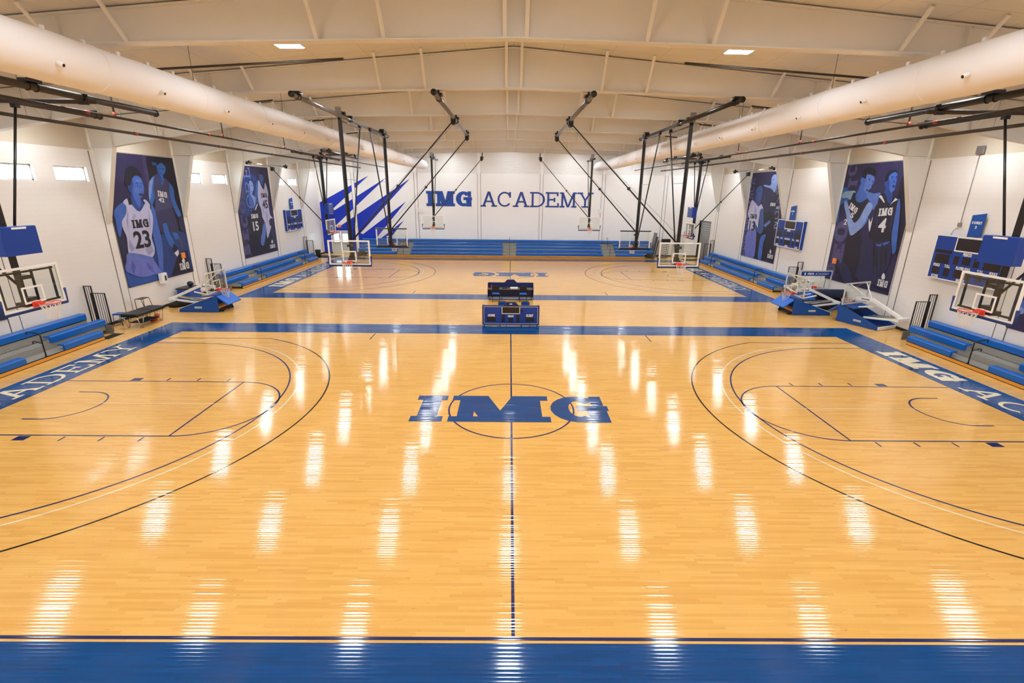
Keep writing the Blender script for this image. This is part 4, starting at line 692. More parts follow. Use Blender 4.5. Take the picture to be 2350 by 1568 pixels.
# ------------------------------------------------------------------ basketball backstops
def clamp(m_, c, r=.1, h=.16):
    x, y, z = c; m_.box(x-r,x+r,y-.05,y+.05,z-h/2,z+h/2); m_.tube([(x-r*1.3,y,z-h*.3),(x+r*1.3,y,z-h*.3)], .02, 8); m_.tube([(x-r*1.3,y,z+h*.3),(x+r*1.3,y,z+h*.3)], .02, 8)
def board_parts(t, bx, z0, w=1.83, h=1.07, frame=M['white'], pad=True, backframe='full', padm=M['pad'], sign=None):
    """board in the local plane x = bx facing +x, bottom at z0"""
    y0, y1, z1 = -w/2, w/2, z0+h; e = .05
    MB().box(bx-.008,bx+.008,y0+.01,y1-.01,z0+.01,z1-.01).build('backboard_glass', M['glass'], t)
    f = MB(); 
    for a in ((y0,y1,z1-e*1.2,z1),(y0,y1,z0,z0+e*1.2),(y0,y0+e*1.3,z0+e*1.2,z1-e*1.2),(y1-e*1.3,y1,z0+e*1.2,z1-e*1.2)): f.box(bx-.03,bx+.014,*a)
    f.build('board_frame', frame, t)
    q = MB(); tw, th, tb = .61, .46, z0+.15
    for a in ((-tw/2,tw/2,tb+th-.05,tb+th),(-tw/2,tw/2,tb,tb+.05),(-tw/2,-tw/2+.05,tb+.05,tb+th-.05),(tw/2-.05,tw/2,tb+.05,tb+th-.05)): q.box(bx+.0095,bx+.014,*a)
    q.build('target_square', M['white'], t)
    if pad:
        p = MB(); p.tube([(bx,y0-.02,z0+.38),(bx,y0-.02,z0-.03),(bx,y1+.02,z0-.03),(bx,y1+.02,z0+.38)], .045, 8); p.build('edge_padding', padm, t, True)
    if backframe:
        for a in (((y0+.1,y1-.1,z1-.16,z1-.11),(y0+.1,y1-.1,z0+.1,z0+.15),(y0+.14,y0+.18,z0+.1,z1-.1),(y1-.18,y1-.14,z0+.1,z1-.1),(-.2,-.16,z0,z1-.1),(.16,.2,z0,z1-.1)) if backframe == 'full' else ((y0+.02,y1-.02,z1-.07,z1-.01),(y0+.02,y1-.02,z0+.01,z0+.07)) if backframe == 'heavy' else ((y0+.1,y1-.1,z1-.07,z1-.05),(y0+.1,y1-.1,z0+.05,z0+.08))): MB().box(bx-.09,bx-.045,*a).build('rear_bracket', M['black'], t)
    # rim, bracket, net
    zr = z0+.15; R = .23; cx_ = bx+.16+R
    r = MB(); r.ring((cx_,0,zr), R, .011, 28, 6); r.box(bx+.012,bx+.05,-.12,.12,zr-.12,zr+.03); r.box(bx+.05,bx+.18,-.09,.09,zr-.045,zr+.008)
    for s_ in (-1,1): r.bar((bx+.05,s_*.1,zr-.1),(cx_-.05,s_*.2,zr-.01),.014)
    rim = r.build('rim', M['orange'], t)
    n = MB(); K = 12; lev = [(R,0),(R*.86,-.12),(R*.7,-.24),(R*.6,-.36),(R*.56,-.45)]
    for i in range(len(lev)-1):
        for k in range(K):
            for d in (-.5,.5):
                a0 = 2*PI*(k+(i%2)*.5)/K; a1 = 2*PI*(k+(i%2)*.5+d)/K
                n.tube([(cx_+lev[i][0]*math.cos(a0),lev[i][0]*math.sin(a0),zr+lev[i][1]),(cx_+lev[i+1][0]*math.cos(a1),lev[i+1][0]*math.sin(a1),zr+lev[i+1][1])], .0065, 4, False)
    n.build('net', M['net'], rim)
    return cx_, zr

def cross_backstop(label, x, y, facing, ztop, fold_x, brk=2.75, frame=M['white'], group=None):
    """ceiling backstop over a practice court; facing +1 = away from the balcony, -1 = towards it"""
    rz = math.radians(90*facing); t = thing('basketball_backstop', label, 'basketball hoop', (x,y,0), rz, group)
    # local +x is the playing direction
    board_parts(t, 0, 2.92, frame=frame, backframe='heavy' if facing > 0 else 'light')
    mx = -.32
    MB().tube([(mx,0,2.95),(mx,0,ztop)], .085, 4).build('mast', M['black'], t)
    b = MB(); b.box(mx+.03,-.05,-.1,.1,3.1,3.2); b.box(mx-.1,mx+.1,-.1,.1,3.02,3.3); b.box(mx+.03,-.05,-.1,.1,3.7,3.8); b.box(mx+.05,mx+.09,-.05,.05,3.1,3.8); b.build('mast_bracket', M['black'], t)
    MB().tube([(mx-.08,0,3.15),(mx-brk,0,ztop-.03)], .032, 10).build('rear_brace', M['black'], t, True)
    MB().tube([(mx,0,ztop-.0),(mx-brk,0,ztop-.0)], .032, 8).build('hinge_bar', M['pipegrey'], t, True)
    zz = ztop-2.3; fx = mx-brk*(zz-3.1)/(ztop-3.1)
    MB().bar((mx,0,zz),(fx,0,zz),.03,.015).build('spreader', M['grey'], t)
    for xx in (mx, mx-brk):
        m_ = MB(); clamp(m_, (xx,0,ztop+.08)); m_.build('pipe_clamp', M['black'], t)
    # folding brace to the pipe near the ridge; world +-x is local -+y
    dy = -(fold_x-x)*facing
    P0 = Vector((mx,math.copysign(.08,dy),3.95)); P1 = Vector((mx,dy,ztop+.05)); mid = P0.lerp(P1, .47)
    m_ = MB(); m_.tube([P0, mid], .034, 10); f1 = m_.build('folding_brace', M['black'], t, True)
    MB().tube([mid, P1], .026, 10).build('folding_brace', M['black'], t, True)
    MB().sphere(mid, .075, 10).build('brace_knuckle', M['black'], t, True)
    m_ = MB(); m_.box(P1.x-.11,P1.x+.11,P1.y-.1,P1.y+.1,P1.z-.14,P1.z+.1); m_.tube([(P1.x-.16,P1.y,P1.z-.12),(P1.x+.16,P1.y,P1.z-.12)], .06, 12); m_.build('hinge_clamp', M['black'], t)
    MB().tube([(mx,.06*math.copysign(1,dy),4.3),P1-Vector((0,0,.15))], .005, 5).build('hoist_cable', M['black'], t)
    w_ = MB(); w_.tube([(mx-.35,-.09,ztop+.27),(mx-.35,.13,ztop+.27)], .11, 16); w_.box(mx-.25,mx+.1,-.08,.08,ztop+.2,ztop+.36); w_.build('hoist_winch', M['black'], t)
    MB().box(mx+.1,mx+.13,-.12,.12,ztop+.12,ztop+.5).build('motor_cover', M['grey'], t, label='grey motor cover plate')
    return t
def hang_pipe(label, x, y0, y1, z, r, m, group=None, clip=True):
    t = thing('support_pipe', label, 'pipe', (x,y0,z), 0, group); O = Vector((x,y0,z))
    MB(O).tube([(x,y0,z),(x,y1,z)], r, 14).build('pipe', m, t, True)
    for yy in (y0+.02, y1-.02):
        MB(O).tube([(x,yy-.03,z),(x,yy+.03,z)], r+.02, 14).build('end_cap', M['black'], t, True)
    for yy in FR:
        if y0-.1 < yy < y1+.1:
            m_ = MB(O); m_.box(x-.13,x+.13,yy-.16,yy+.16,z+r,z+r+.07); m_.ring((x,yy+.1,z), r+.01, .012, 16, 5, Matrix.Rotation(PI/2,3,'X')); m_.ring((x,yy-.1,z), r+.01, .012, 16, 5, Matrix.Rotation(PI/2,3,'X'))
            b_ = 9.29-.0225*abs(x) if abs(x) < 9.8 else 9.07-.1656*(abs(x)-9.8)
            if z+r+.07 < b_: m_.box(x-.035,x+.035,yy-.035,yy+.035,z+r+.05,b_+.01)
            m_.build('beam_clamp', M['black'], t)
    return t
ZP = 8.98
for s, side in ((-1, 'left'), (1, 'right')):
    xo = 7.05 if s < 0 else 7.3
    hang_pipe('long dark steel pipe carrying the two %s practice hoops nearest the front' % side, s*xo, 3.9, 16.4, ZP, .075, M['pipegrey'] if s < 0 else M['black'])
    hang_pipe('grey steel pipe near the ridge holding the folding braces of the %s hoops' % side, s*2.45, 3.3, 15.7, ZP, .075, M['pipegrey'])
    hang_pipe('short dark pipe over the rear %s practice hoop' % side, s*(xo-.35), 29.6, 33.4, 8.72, .06, M['black'])
    hang_pipe('short dark pipe near the ridge holding the rear %s folding brace' % side, s*2.5, 29.8, 31.8, 8.75, .06, M['black'])
    cross_backstop('glass basketball hoop facing the camera, large, over the floor gap at %s' % side, s*(7.13 if s < 0 else 7.55), 8.35 if s < 0 else 8.75, -1, 8.82, s*2.45)
    cross_backstop('glass basketball hoop seen from behind, hanging over the far court at %s' % side, s*(6.95 if s < 0 else 7.25), 15.6, 1, 8.82, s*2.45, frame=M['white'])
    cross_backstop('small glass basketball hoop before the back wall lettering, the %s one' % side, s*(6.7 if s < 0 else 6.85), 29.8, -1, 8.6, s*2.5, brk=2.4)

def main_backstop(label, s, y, box=True):
    """end-line backstop; s = side, board faces the court centre"""
    rz = 0 if s < 0 else PI; t = thing('basketball_backstop', label, 'basketball hoop', (s*(13.17 if y < 5 else 13.35),y+(.06 if y < 5 else 0),0), rz)
    board_parts(t, 0, 2.9, h=1.14 if y < 5 else 1.07)
    mx = -.28; zt = 8.15
    MB().tube([(mx,0,2.95),(mx,0,zt)], .11, 4).build('mast', M['black'], t)
    for zz in (3.1, 3.7): MB().box(mx+.03,-.05,-.12,.12,zz,zz+.1).build('mast_bracket', M['black'], t)
    MB().box(mx-.14,mx+.14,-.14,.14,2.94,3.06).build('mast_foot', M['black'], t)
    for d in (-1, 1):
        MB().tube([(mx,d*.1,4.4),(mx,d*1.27,zt)], .032, 10).build('side_brace', M['black'], t, True)
        m_ = MB(); m_.box(mx-.07,mx+.07,d*1.27-.07,d*1.27+.07,zt-.02,zt+.14); m_.build('pipe_clamp', M['black'], t)
    P0 = Vector((mx-.08,0,3.55)); P1 = Vector((mx-3.5,0,7.42)); mid = P0.lerp(P1, .5)
    MB().tube([P0, mid], .034, 10).build('folding_brace', M['black'], t, True)
    MB().tube([mid, P1], .026, 10).build('folding_brace', M['black'], t, True)
    MB().sphere(mid, .07, 10).build('brace_knuckle', M['black'], t, True)
    m_ = MB(); m_.box(P1.x-.1,P1.x+.1,-.12,.12,P1.z-.12,P1.z+.14); m_.build('hinge_clamp', M['black'], t)
    m_ = MB(); m_.box(mx-.3,mx+.3,-.16,.16,zt,zt+.1); m_.box(mx-.12,mx+.12,-.2,.2,zt-.08,zt+.12); m_.build('mast_head', M['black'], t)
    if box:
        m_ = MB().bbox(mx+.1,mx+.4,-.5,.5,4.36,5.1,.02).build('shot_clock', M['navy'] if 0 else M['sbblue'], t, label='blue shot clock box above the board')
        MB().box(mx+.401,mx+.405,-.2,.2,5.03,5.08).build('maker_strip', M['white'], m_, label='white strip with small lettering')
    return t
main_backstop('glass basketball hoop with blue shot clock box at the left edge, over the near court', -1, 0)
main_backstop('glass basketball hoop with blue shot clock box at the right edge, over the near court', 1, 0)
main_backstop('glass basketball hoop seen edge-on at the far left end line', -1, C2+.05)
main_backstop('glass basketball hoop seen edge-on at the far right end line', 1, C2+.05)
for s, side in ((-1, 'left'), (1, 'right')):
    for y, wh, a, b in ((0, 'near', -4.6, 4.5), (C2+.05, 'far', 19.2, 27.8)):
        hang_pipe('dark pipe above the %s %s end-line hoop, carrying its mast' % (wh, side), s*13.7, a, b, 8.33, .075, M['black'] if s > 0 else M['dpipe'])
        hang_pipe('dark pipe above the %s %s end-line hoop, on its duct side' % (wh, side), s*(11.85 if wh == 'far' else 10.8), a, b-1.2 if wh == 'far' else 2.95, 8.4 if wh == 'far' else 8.24, .08, M['black'] if s > 0 else M['dpipe'])
        hang_pipe('pipe beside the %s wall holding the folding brace of the %s end-line hoop' % (side, wh), s*17.15, (20.2 if wh == 'far' else -3), (26 if wh == 'far' else 2.3), 7.64, .06, M['chrome'] if wh == 'far' else M['black'])
        x0, x1 = s*14.3, s*(11.4 if wh == 'far' else 10.5); zc = 8.45 if wh == 'far' else 8.15; t = thing('cross_pipe', 'short cross pipe tying the %s %s hoop pipes together' % (wh, side), 'pipe', (x0,y+.35,zc), 0)
        MB((x0,y+.35,zc)).tube([(x0,y+.35,zc),(x1,y+.35,zc)], .055, 12).build('pipe', M['dpipe'], t, True)
        for xx in (13.7, 11.85 if wh == 'far' else 10.8):
            m_ = MB((x0,y+.35,zc)); clamp(m_, (s*xx,y+.35,zc+.05), .1, .24); m_.build('pipe_clamp', M['black'], t)

# ------------------------------------------------------------------ bleachers
def side_bleacher(label, s, segs1, segs2, seg3, rails, gates, hy=None):
    """three-row bleacher against a side wall; x outward = s"""
    ys = [v for seg in (segs1, segs2, [seg3]) for a in seg for v in a]; y0, y1 = min(ys), max(ys)
    O = Vector((s*17.6, (y0+y1)/2, 0)); t = thing('bleacher', label, 'bleacher', O)
    def bx(m_, xa, xb, *r): m_.box(min(s*xa,s*xb), max(s*xa,s*xb), *r)
    def seat(a, b, x, zt):
        m_ = MB(O); xa, xb = x-.02, x+.26
        P = [(xa,zt-.25),(xa,zt-.04),(xa+.04,zt),(xb,zt),(xb,zt-.05),(xa+.1,zt-.06),(xa+.08,zt-.25)]
        m_.prism([(s*px,0,pz) for px,pz in P], (0,a,0), (0,b,0)); m_.build('seat', M['seat'], t)
    for a, b in segs1: seat(a, b, 17.0, .38)
    for a, b in segs2: seat(a, b, 17.58, .64)
    seat(seg3[0], seg3[1], 18.14, .95)
    e0, e1 = segs1[0][0], segs1[-1][1]; f0, f1 = segs2[0][0], segs2[-1][1]
    m_ = MB(O); bx(m_,17.03,17.6,e0,e1,.13,.16); m_.build('deck', M['deck'], t)
    m_ = MB(O); bx(m_,17.62,18.1,f0+.02,f1-.04,.36,.39); bx(m_,17.62,17.64,f0+.02,f1-.04,.16,.36); m_.build('deck', M['deck'], t)
    m_ = MB(O); bx(m_,18.14,18.16,seg3[0],seg3[1],.39,.70); bx(m_,18.14,18.42,seg3[0],seg3[1]-.03,.66,.69); m_.build('riser', M['deck'], t)
    m_ = MB(O); bx(m_,16.98,17.0,e0,e1,.01,.14); m_.build('front_board', M['ply'], t, label='yellow varnished front board')
    m_ = MB(O); bx(m_,16.975,16.98,e0,e1,.0,.02); bx(m_,16.97,17.03,e0,e1,.14,.155); m_.build('edge_trim', M['blackm'], t)
    for yy in (f0+.02, f1-.05):
        m_ = MB(O); bx(m_,17.3,18.4,yy,yy+.03,.0,.4); m_.build('end_panel', M['grey'], t)
    for yy in rails:
        m_ = MB(O); R = lambda x, z: (s*x, yy, z)
        m_.tube([R(17.02,.16),R(17.02,.95),R(17.06,1.02),R(17.45,1.1),R(17.5,1.08),R(17.5,.98)], .021, 8)
        m_.tube([R(17.02,.66),R(17.3,.74),R(17.36,.72),R(17.36,.64)], .019, 8); m_.tube([R(17.02,.15),R(17.02,.2)], .035, 8)
        m_.build('handrail', M['black'], t, True)
    for gy in gates:
        m_ = MB(O); 
        def rail(x0, x1, zt, n):
            for k in range(n+1): x = s*(x0+(x1-x0)*k/n); m_.box(x-.008,x+.008,gy-.008,gy+.008,.12,zt)
            m_.box(min(s*x0,s*x1)-.015,max(s*x0,s*x1)+.015,gy-.016,gy+.016,zt-.03,zt)
            for x in (x0, x1): m_.box(s*x-.02,s*x+.02,gy-.02,gy+.02,.0,zt)
        rail(17.62, 18.2, 1.72, 6); rail(18.14, 18.44, 2.03, 3); m_.build('end_guard_rail', M['black'], t)
    return t
side_bleacher('three row blue bleacher in the left foreground, cut by the picture edge', -1, [(-5,-3.6),(-2,2.93),(4.47,6.28)], [(-5,-3.6),(-2,2.3),(4.6,7.2)], (-5,6.95), [3.7], [7.55])
side_bleacher('three row blue bleacher in the right foreground, cut by the picture edge', 1, [(-5,-3.6),(-2,2.95),(4.5,6.6)], [(-5,-3.6),(-2,2.5),(4.6,7.3)], (-5,7.05), [3.75], [7.35])
side_bleacher('three row blue bleacher along the far left wall beyond the folded hoop', -1, [(17.2,19.2),(20.4,26.5),(27.85,29.8)], [(16.5,19.1),(20.4,26.5),(27.85,30.4)], (16.9,30.4), [19.75,27.1], [16.3,30.6])
side_bleacher('three row blue bleacher along the far right wall beyond the folded hoops', 1, [(17.6,19.7),(20.9,27.2),(28.4,30.2)], [(17.1,19.7),(20.95,27.2),(28.4,30.8)], (17.9,31), [20.3,27.8], [17.3,31.1])

O = Vector((0, 34, 0)); t = thing('bleacher', 'long five row blue bleacher in front of the back wall', 'bleacher', O)
aisles = [(-10.72,-9.38), (-.74,.58), (8.75,10.0)]
ends = [(-13.45,12.7), (-14.4,13.62), (-14.4,13.62), (-14.4,13.62), (-14.45,13.62)]
for k in range(5):
    yf = 32.5+.58*k; zt = .52+.25*k; x0, x1 = ends[k]
    cuts = [x0]+[v for a in aisles for v in a]+[x1] if k < 4 else [x0, x1]
    for a, b in zip(cuts[::2], cuts[1::2]):
        m_ = MB(O); P = [(yf,zt-.2),(yf,zt-.04),(yf+.04,zt),(yf+.28,zt),(yf+.28,zt-.05),(yf+.08,zt-.07),(yf+.07,zt-.2)]
        m_.prism([(0,py,pz) for py,pz in P], (a,0,0), (b,0,0)); m_.build('seat', M['seat'], t)
    m_ = MB(O); m_.box(x0,x1,yf+.05,yf+.62,zt-.24,zt-.21); m_.build('deck', M['deck'], t)
    if k < 4:
        for a, b in aisles:
            m_ = MB(O); m_.box(a,b,yf+.05,yf+.07,zt-.45,zt-.22); m_.box(a+.02,b-.02,yf+.33,yf+.62,zt-.21,zt-.09); m_.build('aisle_step', M['deck'], t)
m_ = MB(O); m_.box(ends[0][0],ends[0][1],32.5,32.52,.16,.28); m_.box(ends[0][0],ends[0][1],32.46,32.48,.01,.13); m_.build('front_board', M['ply'], t, label='yellow varnished front boards')
m_ = MB(O); m_.box(ends[0][0],ends[0][1],32.49,32.51,.13,.16); m_.build('edge_trim', M['blackm'], t)
for x in (-14.4, 13.6):
    m_ = MB(O); m_.prism([(x,32.6,0),(x,32.6,.3),(x,35.2,1.3),(x,35.2,0)], (0,0,0), (.02,0,0)); m_.build('end_panel', M['grey'], t)
for a, b in aisles:
    x = (a+b)/2
    for yy, zz in ((32.55,.3),(33.9,.85)):
        m_ = MB(O); m_.tube([(x,yy,zz),(x,yy,zz+.78),(x,yy+.06,zz+.85),(x,yy+.5,zz+1.0),(x,yy+.54,zz+.9)], .02, 8); m_.build('handrail', M['black'], t, True)

# ------------------------------------------------------------------ banners
def banner(name_label, side, y0, y1, z0, z1, art):
    s = side; x = s*(XW-.02); O = Vector((x, (y0+y1)/2, z0)); m_ = MB(O).use(M['a_bg'])
    m_.box(min(x, x-s*.02), max(x, x-s*.02), y0, y1, z0, z1)
    m_.use(M['chrome']).box(min(x,x-s*.03), max(x,x-s*.03), y0, y1, z1, z1+.04)
    layer = x-s*.0205; u = -s          # left wall: viewer's right = +Y ; right wall: viewer's right = -Y
    for i, it in enumerate(art):
        X = layer-s*.0004*i; key = it[1]; key = 'ballc' if key == 'ball' and 0 else key
        m_.use(M['a_'+key])
        if it[0] == 'P':
            pts = smooth(it[2], 4) if len(it[2]) > 4 else it[2]
            pts = [(min(max(a,y0+.01),y1-.01), min(max(b,z0+.01),z1-.01)) for a, b in pts]
            m_.add([(X,a,b) for a, b in pts], [tuple(range(len(pts)))])
        else:
            k, c, tx, cy_, cz, w_, h_2, rot = it
            if k == 'S': P, W = slab(tx, tx in ('IMG',) or len(tx) == 1 and c == 'letter', .1)
            else: P, W = sans(tx, .03)
            Q = fit(P, W, 0, 0, w_, h_2, rot)
            n0 = len(m_.v)
            m_.poly2(Q, (X-s*.0002,cy_,cz), (0,-s,0), (0,0,1))
    o = m_.build('wall_banner'); tag(o, name_label, 'banner'); return o
banner('tall banner of a player in white number 23 jersey on left wall', -1, 10.02, 14.98, 1.45, 7.62, ART['left_near'])
banner('tall banner lettered BECOME on left wall, player with number 15', -1, 20.76, 25.68, 1.4, 7.58, ART['left_far'])
banner('tall banner of two players, number 4 jersey, on right wall above the folded hoops', 1, 10.05, 14.98, 1.42, 7.66, ART['right_near'])
banner('tall banner lettered along both edges on far right wall, two players', 1, 20.8, 25.75, 1.4, 7.6, ART['right_far'])
banner('dark blue banner sliver at the left picture edge behind the near hoop', -1, -.75, 4.15, 1.45, 7.62, [('P','ink',[(0,2),(4,2),(4,7),(0,7)])])
banner('dark blue banner sliver at the right picture edge, seen through the backboard', 1, -.75, 4.2, 1.45, 7.62, ART['right_sliver'])

# ------------------------------------------------------------------ scoreboards
def wall_scoreboard(label, s, ya, yb, z0, z1, detail, sign_label, sign_no):
    """ya = end at the viewer's left, yb = end at the viewer's right"""
    x = s*XW; d = .2; X = x-s*d; W = abs(yb-ya); H = z1-z0; u = 1 if yb > ya else -1; O = Vector((x,(ya+yb)/2,z0))
    t = thing('scoreboard', label, 'scoreboard', O)
    MB(O).box(min(x-s*.005,X),max(x-s*.005,X),min(ya,yb),max(ya,yb),z0,z1).build('cabinet', M['sbblue'], t)
    F = lambda a, b, off=.004: (X-s*off, ya+u*a*W, z0+b*H)
    def pane(nm, a0, a1, b0, b1, m, off=.004, lab=None):
        q = MB(O); p0 = F(a0,b0,0); p1 = F(a1,b1,off); q.box(min(p0[0],p1[0]),max(p0[0],p1[0]),min(p0[1],p1[1]),max(p0[1],p1[1]),min(p0[2],p1[2]),max(p0[2],p1[2])); return q.build(nm, m, t, label=lab)
    q = MB(O)
    for a0,a1,b0,b1 in ((0,1,.985,1.01),(0,1,-.01,.015),(-.004,.008,0,1),(.992,1.004,0,1)):
        p0 = F(a0,b0,-.0); p1 = F(a1,b1,.012); q.box(min(p0[0],p1[0]),max(p0[0],p1[0]),min(p0[1],p1[1]),max(p0[1],p1[1]),min(p0[2],p1[2]),max(p0[2],p1[2]))
    q.build('edge_trim', M['white'], t, label='white edge trim')
    pane('clock_frame', .30, .72, .67, .99, M['white'], .006, 'white frame round the clock'); pane('clock_window', .315, .705, .70, .97, M['digit'], .009)
    for a0,a1,b0,b1 in ((.03,.28,.60,.67),(.74,.97,.60,.67),(.05,.26,.36,.57),(.33,.40,.38,.57),(.45,.56,.40,.56),(.61,.68,.38,.57),(.74,.95,.36,.57),(.05,.16,.11,.27),(.23,.31,.09,.27),(.38,.62,.09,.27),(.69,.77,.09,.27),(.84,.95,.11,.27)):
        pane('digit_window', a0, a1, b0, b1, M['digit'], .006)
    L_ = MB(O)
    for tx, a, b, hh in (('PERIOD',.505,.625,.075),('FOULS',.105,.315,.07),('T.O.L.',.27,.315,.07),('PLAYER FOUL',.50,.315,.07),('T.O.L.',.73,.315,.07),('FOULS',.895,.315,.07),('SCORE',.12,.055,.07),('MATCH',.50,.048,.07),('SCORE',.88,.055,.07)):
        P, Wd = sans(tx, .055); h2 = hh*H; w2 = Wd*h2*.66
        Q = fit(P, Wd, 0, 0, w2, h2)
        L_.poly2(Q, F(a,b,.012), (0,u,0), (0,0,1))
    L_.build('score_lettering', M['white'], t)
    # slanted COURT sign standing on the cabinet
    c = (ya+yb)/2-u*.08; sx = X+s*.08; w = .56; O2 = Vector((sx,c,z1)); sg = MB(O2).use(M['sbblue'] if 0 else M['pblue'])
    A_, B_ = c-u*w/2, c+u*w/2
    sg.prism([(sx,A_,z1+.01),(sx,B_,z1+.06),(sx,B_,z1+.95),(sx,A_,z1+.86)], (0,0,0), (s*.03,0,0))
    sg.use(M['white'])
    P, Wd = slab('COURT', True, .12); sg.poly2(fit(P, Wd, 0, 0, .44, .10), (sx-s*.002,c,z1+.58), (0,u,0), (0,0,1))
    P, Wd = sans(sign_no, .03); sg.poly2(fit(P, Wd, 0, 0, .07, .11), (sx-s*.002,c,z1+.41), (0,u,0), (0,0,1))
    o = sg.build('court_sign'); tag(o, sign_label, 'sign')
wall_scoreboard('large blue wall scoreboard in the right foreground behind the near hoop', 1, 7.96, 4.75, 2.72, 4.52, 2, 'slanted blue COURT 3 sign above the large right foreground scoreboard', '3')
wall_scoreboard('blue wall scoreboard between the two right wall banners', 1, 20.75, 17.75, 2.72, 4.45, 1, 'small slanted blue court sign above the scoreboard between the right banners', '4')
wall_scoreboard('blue wall scoreboard on the far left wall under the small windows', -1, 27.45, 30.55, 2.75, 4.42, 1, 'small slanted blue court sign above the far left scoreboard', '1')

def scorer_table(label, y, front):
    O = Vector((0, y, 0)); t = thing('scorer_table', label, 'table', O, 0 if front else PI)
    W, H, D = 1.34, 1.0 if front else .95, .12
    MB().bbox(-W,W,0,D,.07,H,.015).build('display_panel', M['navy'], t)
    # raised centre cap with trapezoid outline
    MB().prism([(-.36,0,H),(.36,0,H),(.2,0,H+.17),(-.2,0,H+.17)], (0,0,0), (0,D,0)).build('top_cap', M['navy'], t)
    f = MB(); fy = -.006
    MB().box(-W+.07,W-.07,-.004,.0,.13,H-.05).build('face_plate', M['sbblue'], t)
    for a in ((-W+.07,W-.07,H-.065,H-.05),(-W+.07,W-.07,.13,.145),(-W+.07,-W+.085,.13,H-.05),(W-.085,W-.07,.13,H-.05),(-.43,-.40,.60,H-.05),(.40,.43,.60,H-.05),(-.43,.43,.60,.63)): f.box(a[0],a[1],fy-.003,0,a[2],a[3])
    f.build('white_border', M['white'], t)
    for a in ((-.39,.39,.64,H-.07),(.45,.56,.68,.82),(-1.12,-.70,.24,.45),(.68,1.10,.24,.45),(-.43,-.28,.20,.57),(.26,.41,.20,.57),(-.1,.1,.20,.42)): MB().box(a[0],a[1],fy-.005,0,a[2],a[3]).build('digit_window', M['digit'], t)
    L_ = MB()
    for tx, x, z, h in (('HOME',-.91,.53,.125),('GUEST',.89,.53,.125),('PERIOD',0,.495,.09),('POSS',0,H+.08,.06)):
        P, Wd = sans(tx, .05); L_.poly2(fit(P, Wd, x, z, Wd*h*.72, h), (0,-.012,0), (1,0,0), (0,0,1))
    L_.build('lettering', M['white'], t)
    # side cheeks, work surface, castors at the rear
    for x in (-W, W-.03): MB().prism([(x,D,.07),(x,D,H),(x,D+.16,H),(x,D+.55,.66),(x,D+.5,.07)], (0,0,0), (.03,0,0)).build('side_cheek', M['navy'], t)
    MB().box(-W+.03,W-.03,D,D+.56,.64,.67).build('work_surface', M['grey'], t)
    MB().box(-W+.03,W-.03,D+.02,D+.06,.07,.12).build('lower_rail', M['grey'], t)
    for x in (-W+.1, -.5, .5, W-.1): MB().tube([(x-.02,D/2+.03,.045),(x+.02,D/2+.03,.045)], .045, 12).build('castor', M['blackm'], t, True)
    return t
scorer_table('blue scorer table with HOME and GUEST panel, facing the camera at mid floor', 8.92, True)
scorer_table('navy scorer table seen from its open back, behind the HOME and GUEST one', 15.2, False)
def folding_chair(label, x, y, rz, group=None, back='pblue'):
    t = thing('folding_chair', label, 'chair', (x,y,0), rz, group)
    MB().bbox(-.21,.21,-.2,.2,.43,.48,.03).build('seat', M['padblue'], t)
    m_ = MB(); m_.tube([(-.2,.24,.62),(-.2,.25,.86),(-.14,.25,.92),(.14,.25,.92),(.2,.25,.86),(.2,.24,.62)], .012, 8)
    m_.build('back_frame', M['black'], t, True)
    MB().bbox(-.18,.18,.225,.26,.66,.9,.03).build('backrest', M[back], t)
    for sx in (-1,1):
        MB().tube([(sx*.21,.25,.7),(sx*.21,-.22,.0)], .012, 8).build('leg', M['black'], t, True)
        MB().tube([(sx*.19,-.16,.44),(sx*.19,.26,.0)], .012, 8).build('leg', M['black'], t, True)
    return t
folding_chair('blue folding chair behind the HOME side of the front scorer table', -.42, 9.95, 0)
folding_chair('blue folding chair behind the GUEST side of the front scorer table', .72, 9.95, 0)
folding_chair('dark chair with blue seat at the left of the rear scorer table', -.85, 14.35, PI, back='blackm')
folding_chair('dark chair with blue seat at the right of the rear scorer table', .72, 14.3, PI, back='blackm')
t = MB((0,14.75,.671)); t.bbox(-.02,.42,14.6,14.85,.671,.74,.01); o = t.build('printer', M['white']); tag(o, 'white box on the work surface of the rear scorer table', 'box')
t = MB((-.35,14.72,.671)).use(M['black']); t.box(-.5,-.2,14.6,14.8,.671,.70); o = t.build('control_console'); tag(o, 'small black console lying left of the white box on the rear scorer table', 'console')
t = MB((-1.1,14.75,.671)).use(M['red']); t.tube([(-1.12,14.8,.671),(-1.12,14.8,.83)], .035, 12); t.use(M['chrome']).tube([(-1.12,14.8,.83),(-1.12,14.8,.87)], .02, 10); o = t.build('drink_bottle'); tag(o, 'red bottle standing at the left end of the rear scorer table', 'bottle')

